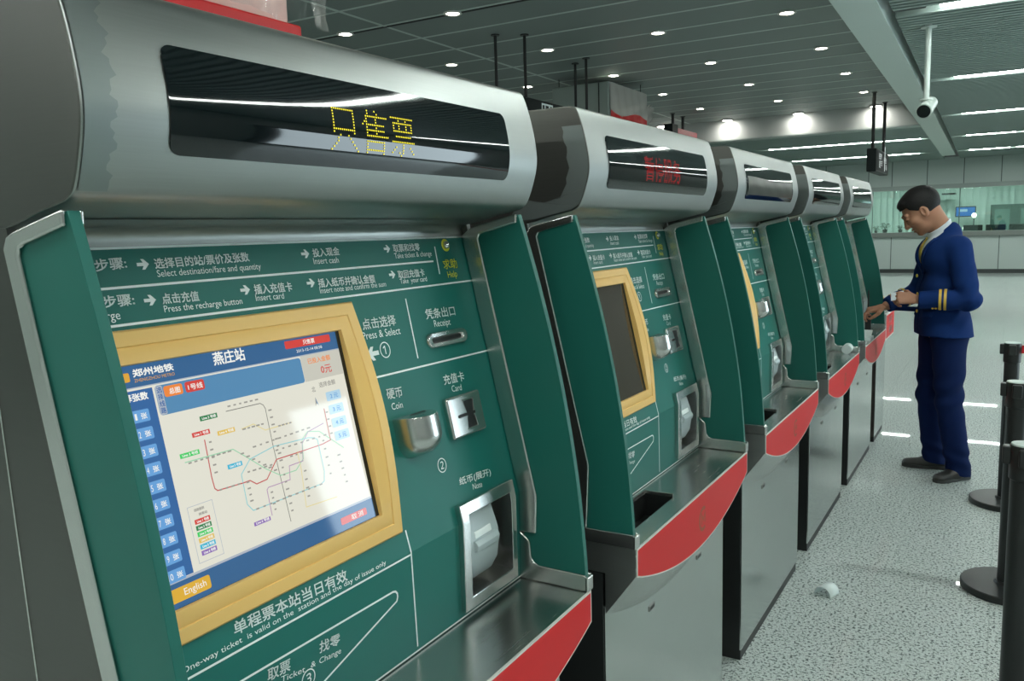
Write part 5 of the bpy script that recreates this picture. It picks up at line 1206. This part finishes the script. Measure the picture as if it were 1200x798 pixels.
    for i in range(3):
        p_ = Vector(elL).lerp(Vector(wrL), 0.60 + 0.065*i) + Vector((0, 0.020, -0.050)); m2 = MB(); m2.ellipsoid(tuple(p_), (0.007, 0.006, 0.006), 7); m2.build('cuff_button', gold, jk)
    m2 = MB(); m2.tube([(0.150, 0.062, 1.318), (0.132, 0.105, 1.326), (0.098, 0.142, 1.334)], 0.005, 8); m2.build('pocket_edge', silver, jk)
    for sg in (1, -1):
        m2 = MB(); rows_ = []
        for k in range(7):
            t_ = k/6; y = sg*(0.085 + 0.105*t_); zc = 1.486 - 0.010*t_ - 0.028*t_*t_; rows_.append([(0.005 + 0.014*t_ - 0.024, y, zc - 0.003), (0.018, y, zc + 0.006), (0.05, y, zc - 0.003)])
        m2.grid(rows_); sb = m2.build('shoulder_board', blue, jk, recalc=False); sb.modifiers.new('thick', 'SOLIDIFY').thickness = 0.005
        m2 = MB()
        for k in range(3): m2.ellipsoid((0.018, sg*(0.120 + 0.026*k), 1.487 - 0.016*k), (0.011, 0.009, 0.005), 6)
        m2.build('shoulder_badge', silver, sb)
    # slip of paper held in the left hand
    m2 = MB(); m2.add([(0.278, 0.118, 1.165), (0.345, 0.105, 1.150), (0.350, 0.130, 1.105), (0.285, 0.140, 1.118)], [(0, 1, 2, 3)]); o = m2.build('ticket_slip', whites, None, recalc=False, smooth=0); o.modifiers.new('thick', 'SOLIDIFY').thickness = 0.001
    o.location = tuple(C); o.rotation_euler = (0, 0, math.pi + TH); tag(o, 'small white paper slip held in the left hand of the person in blue', 'paper')
    # ---- shoes
    def shoe(heel, toe):
        h_ = Vector((*heel, 0)); t_ = Vector((*toe, 0)); d = (t_ - h_).normalized(); L_ = (t_ - h_).length; s_ = Vector((-d.y, d.x, 0)); P3 = lambda u, v, z: tuple(h_ + d*u*L_ + s_*v + Vector((0, 0, z)))
        q = Field(np.minimum(np.array(h_), np.array(t_)) - (0.09, 0.09, 0.03), np.maximum(np.array(h_), np.array(t_)) + (0.09, 0.09, 0.16), 0.004)
        q.cone(P3(0.15, 0, 0.045), P3(0.42, 0, 0.043), 0.038, 0.040, 0.02); q.cone(P3(0.42, 0, 0.036), P3(0.86, 0, 0.022), 0.043, 0.036, 0.03, sq=((0, 0, 1), 0.85)); q.cone(P3(0.14, 0, 0.06), P3(0.24, 0, 0.10), 0.038, 0.042, 0.02)
        q.cut((0, 0, 0.018), (0, 0, -1)); sh = sdf_obj('shoe', [q], shoem, body, 1)
        m2 = MB(); pts = [(0.02, 0.028), (0.10, 0.037), (0.30, 0.036), (0.55, 0.043), (0.75, 0.045), (0.90, 0.036), (0.99, 0.016)]; out = [P3(u, v, 0) for u, v in pts] + [P3(u, -v, 0) for u, v in pts[::-1]]; n = len(out)
        m2.add(out + [(x, y, 0.022) for x, y, z in out], [list(range(n))[::-1], list(range(n, 2*n))] + [(i, (i+1) % n, n + (i+1) % n, n + i) for i in range(n)]); m2.build('sole', solem, sh, bevel=0.003)
    shoe((-0.150, 0.030), (0.078, 0.152)); shoe((-0.090, -0.150), (0.170, -0.214))
man()
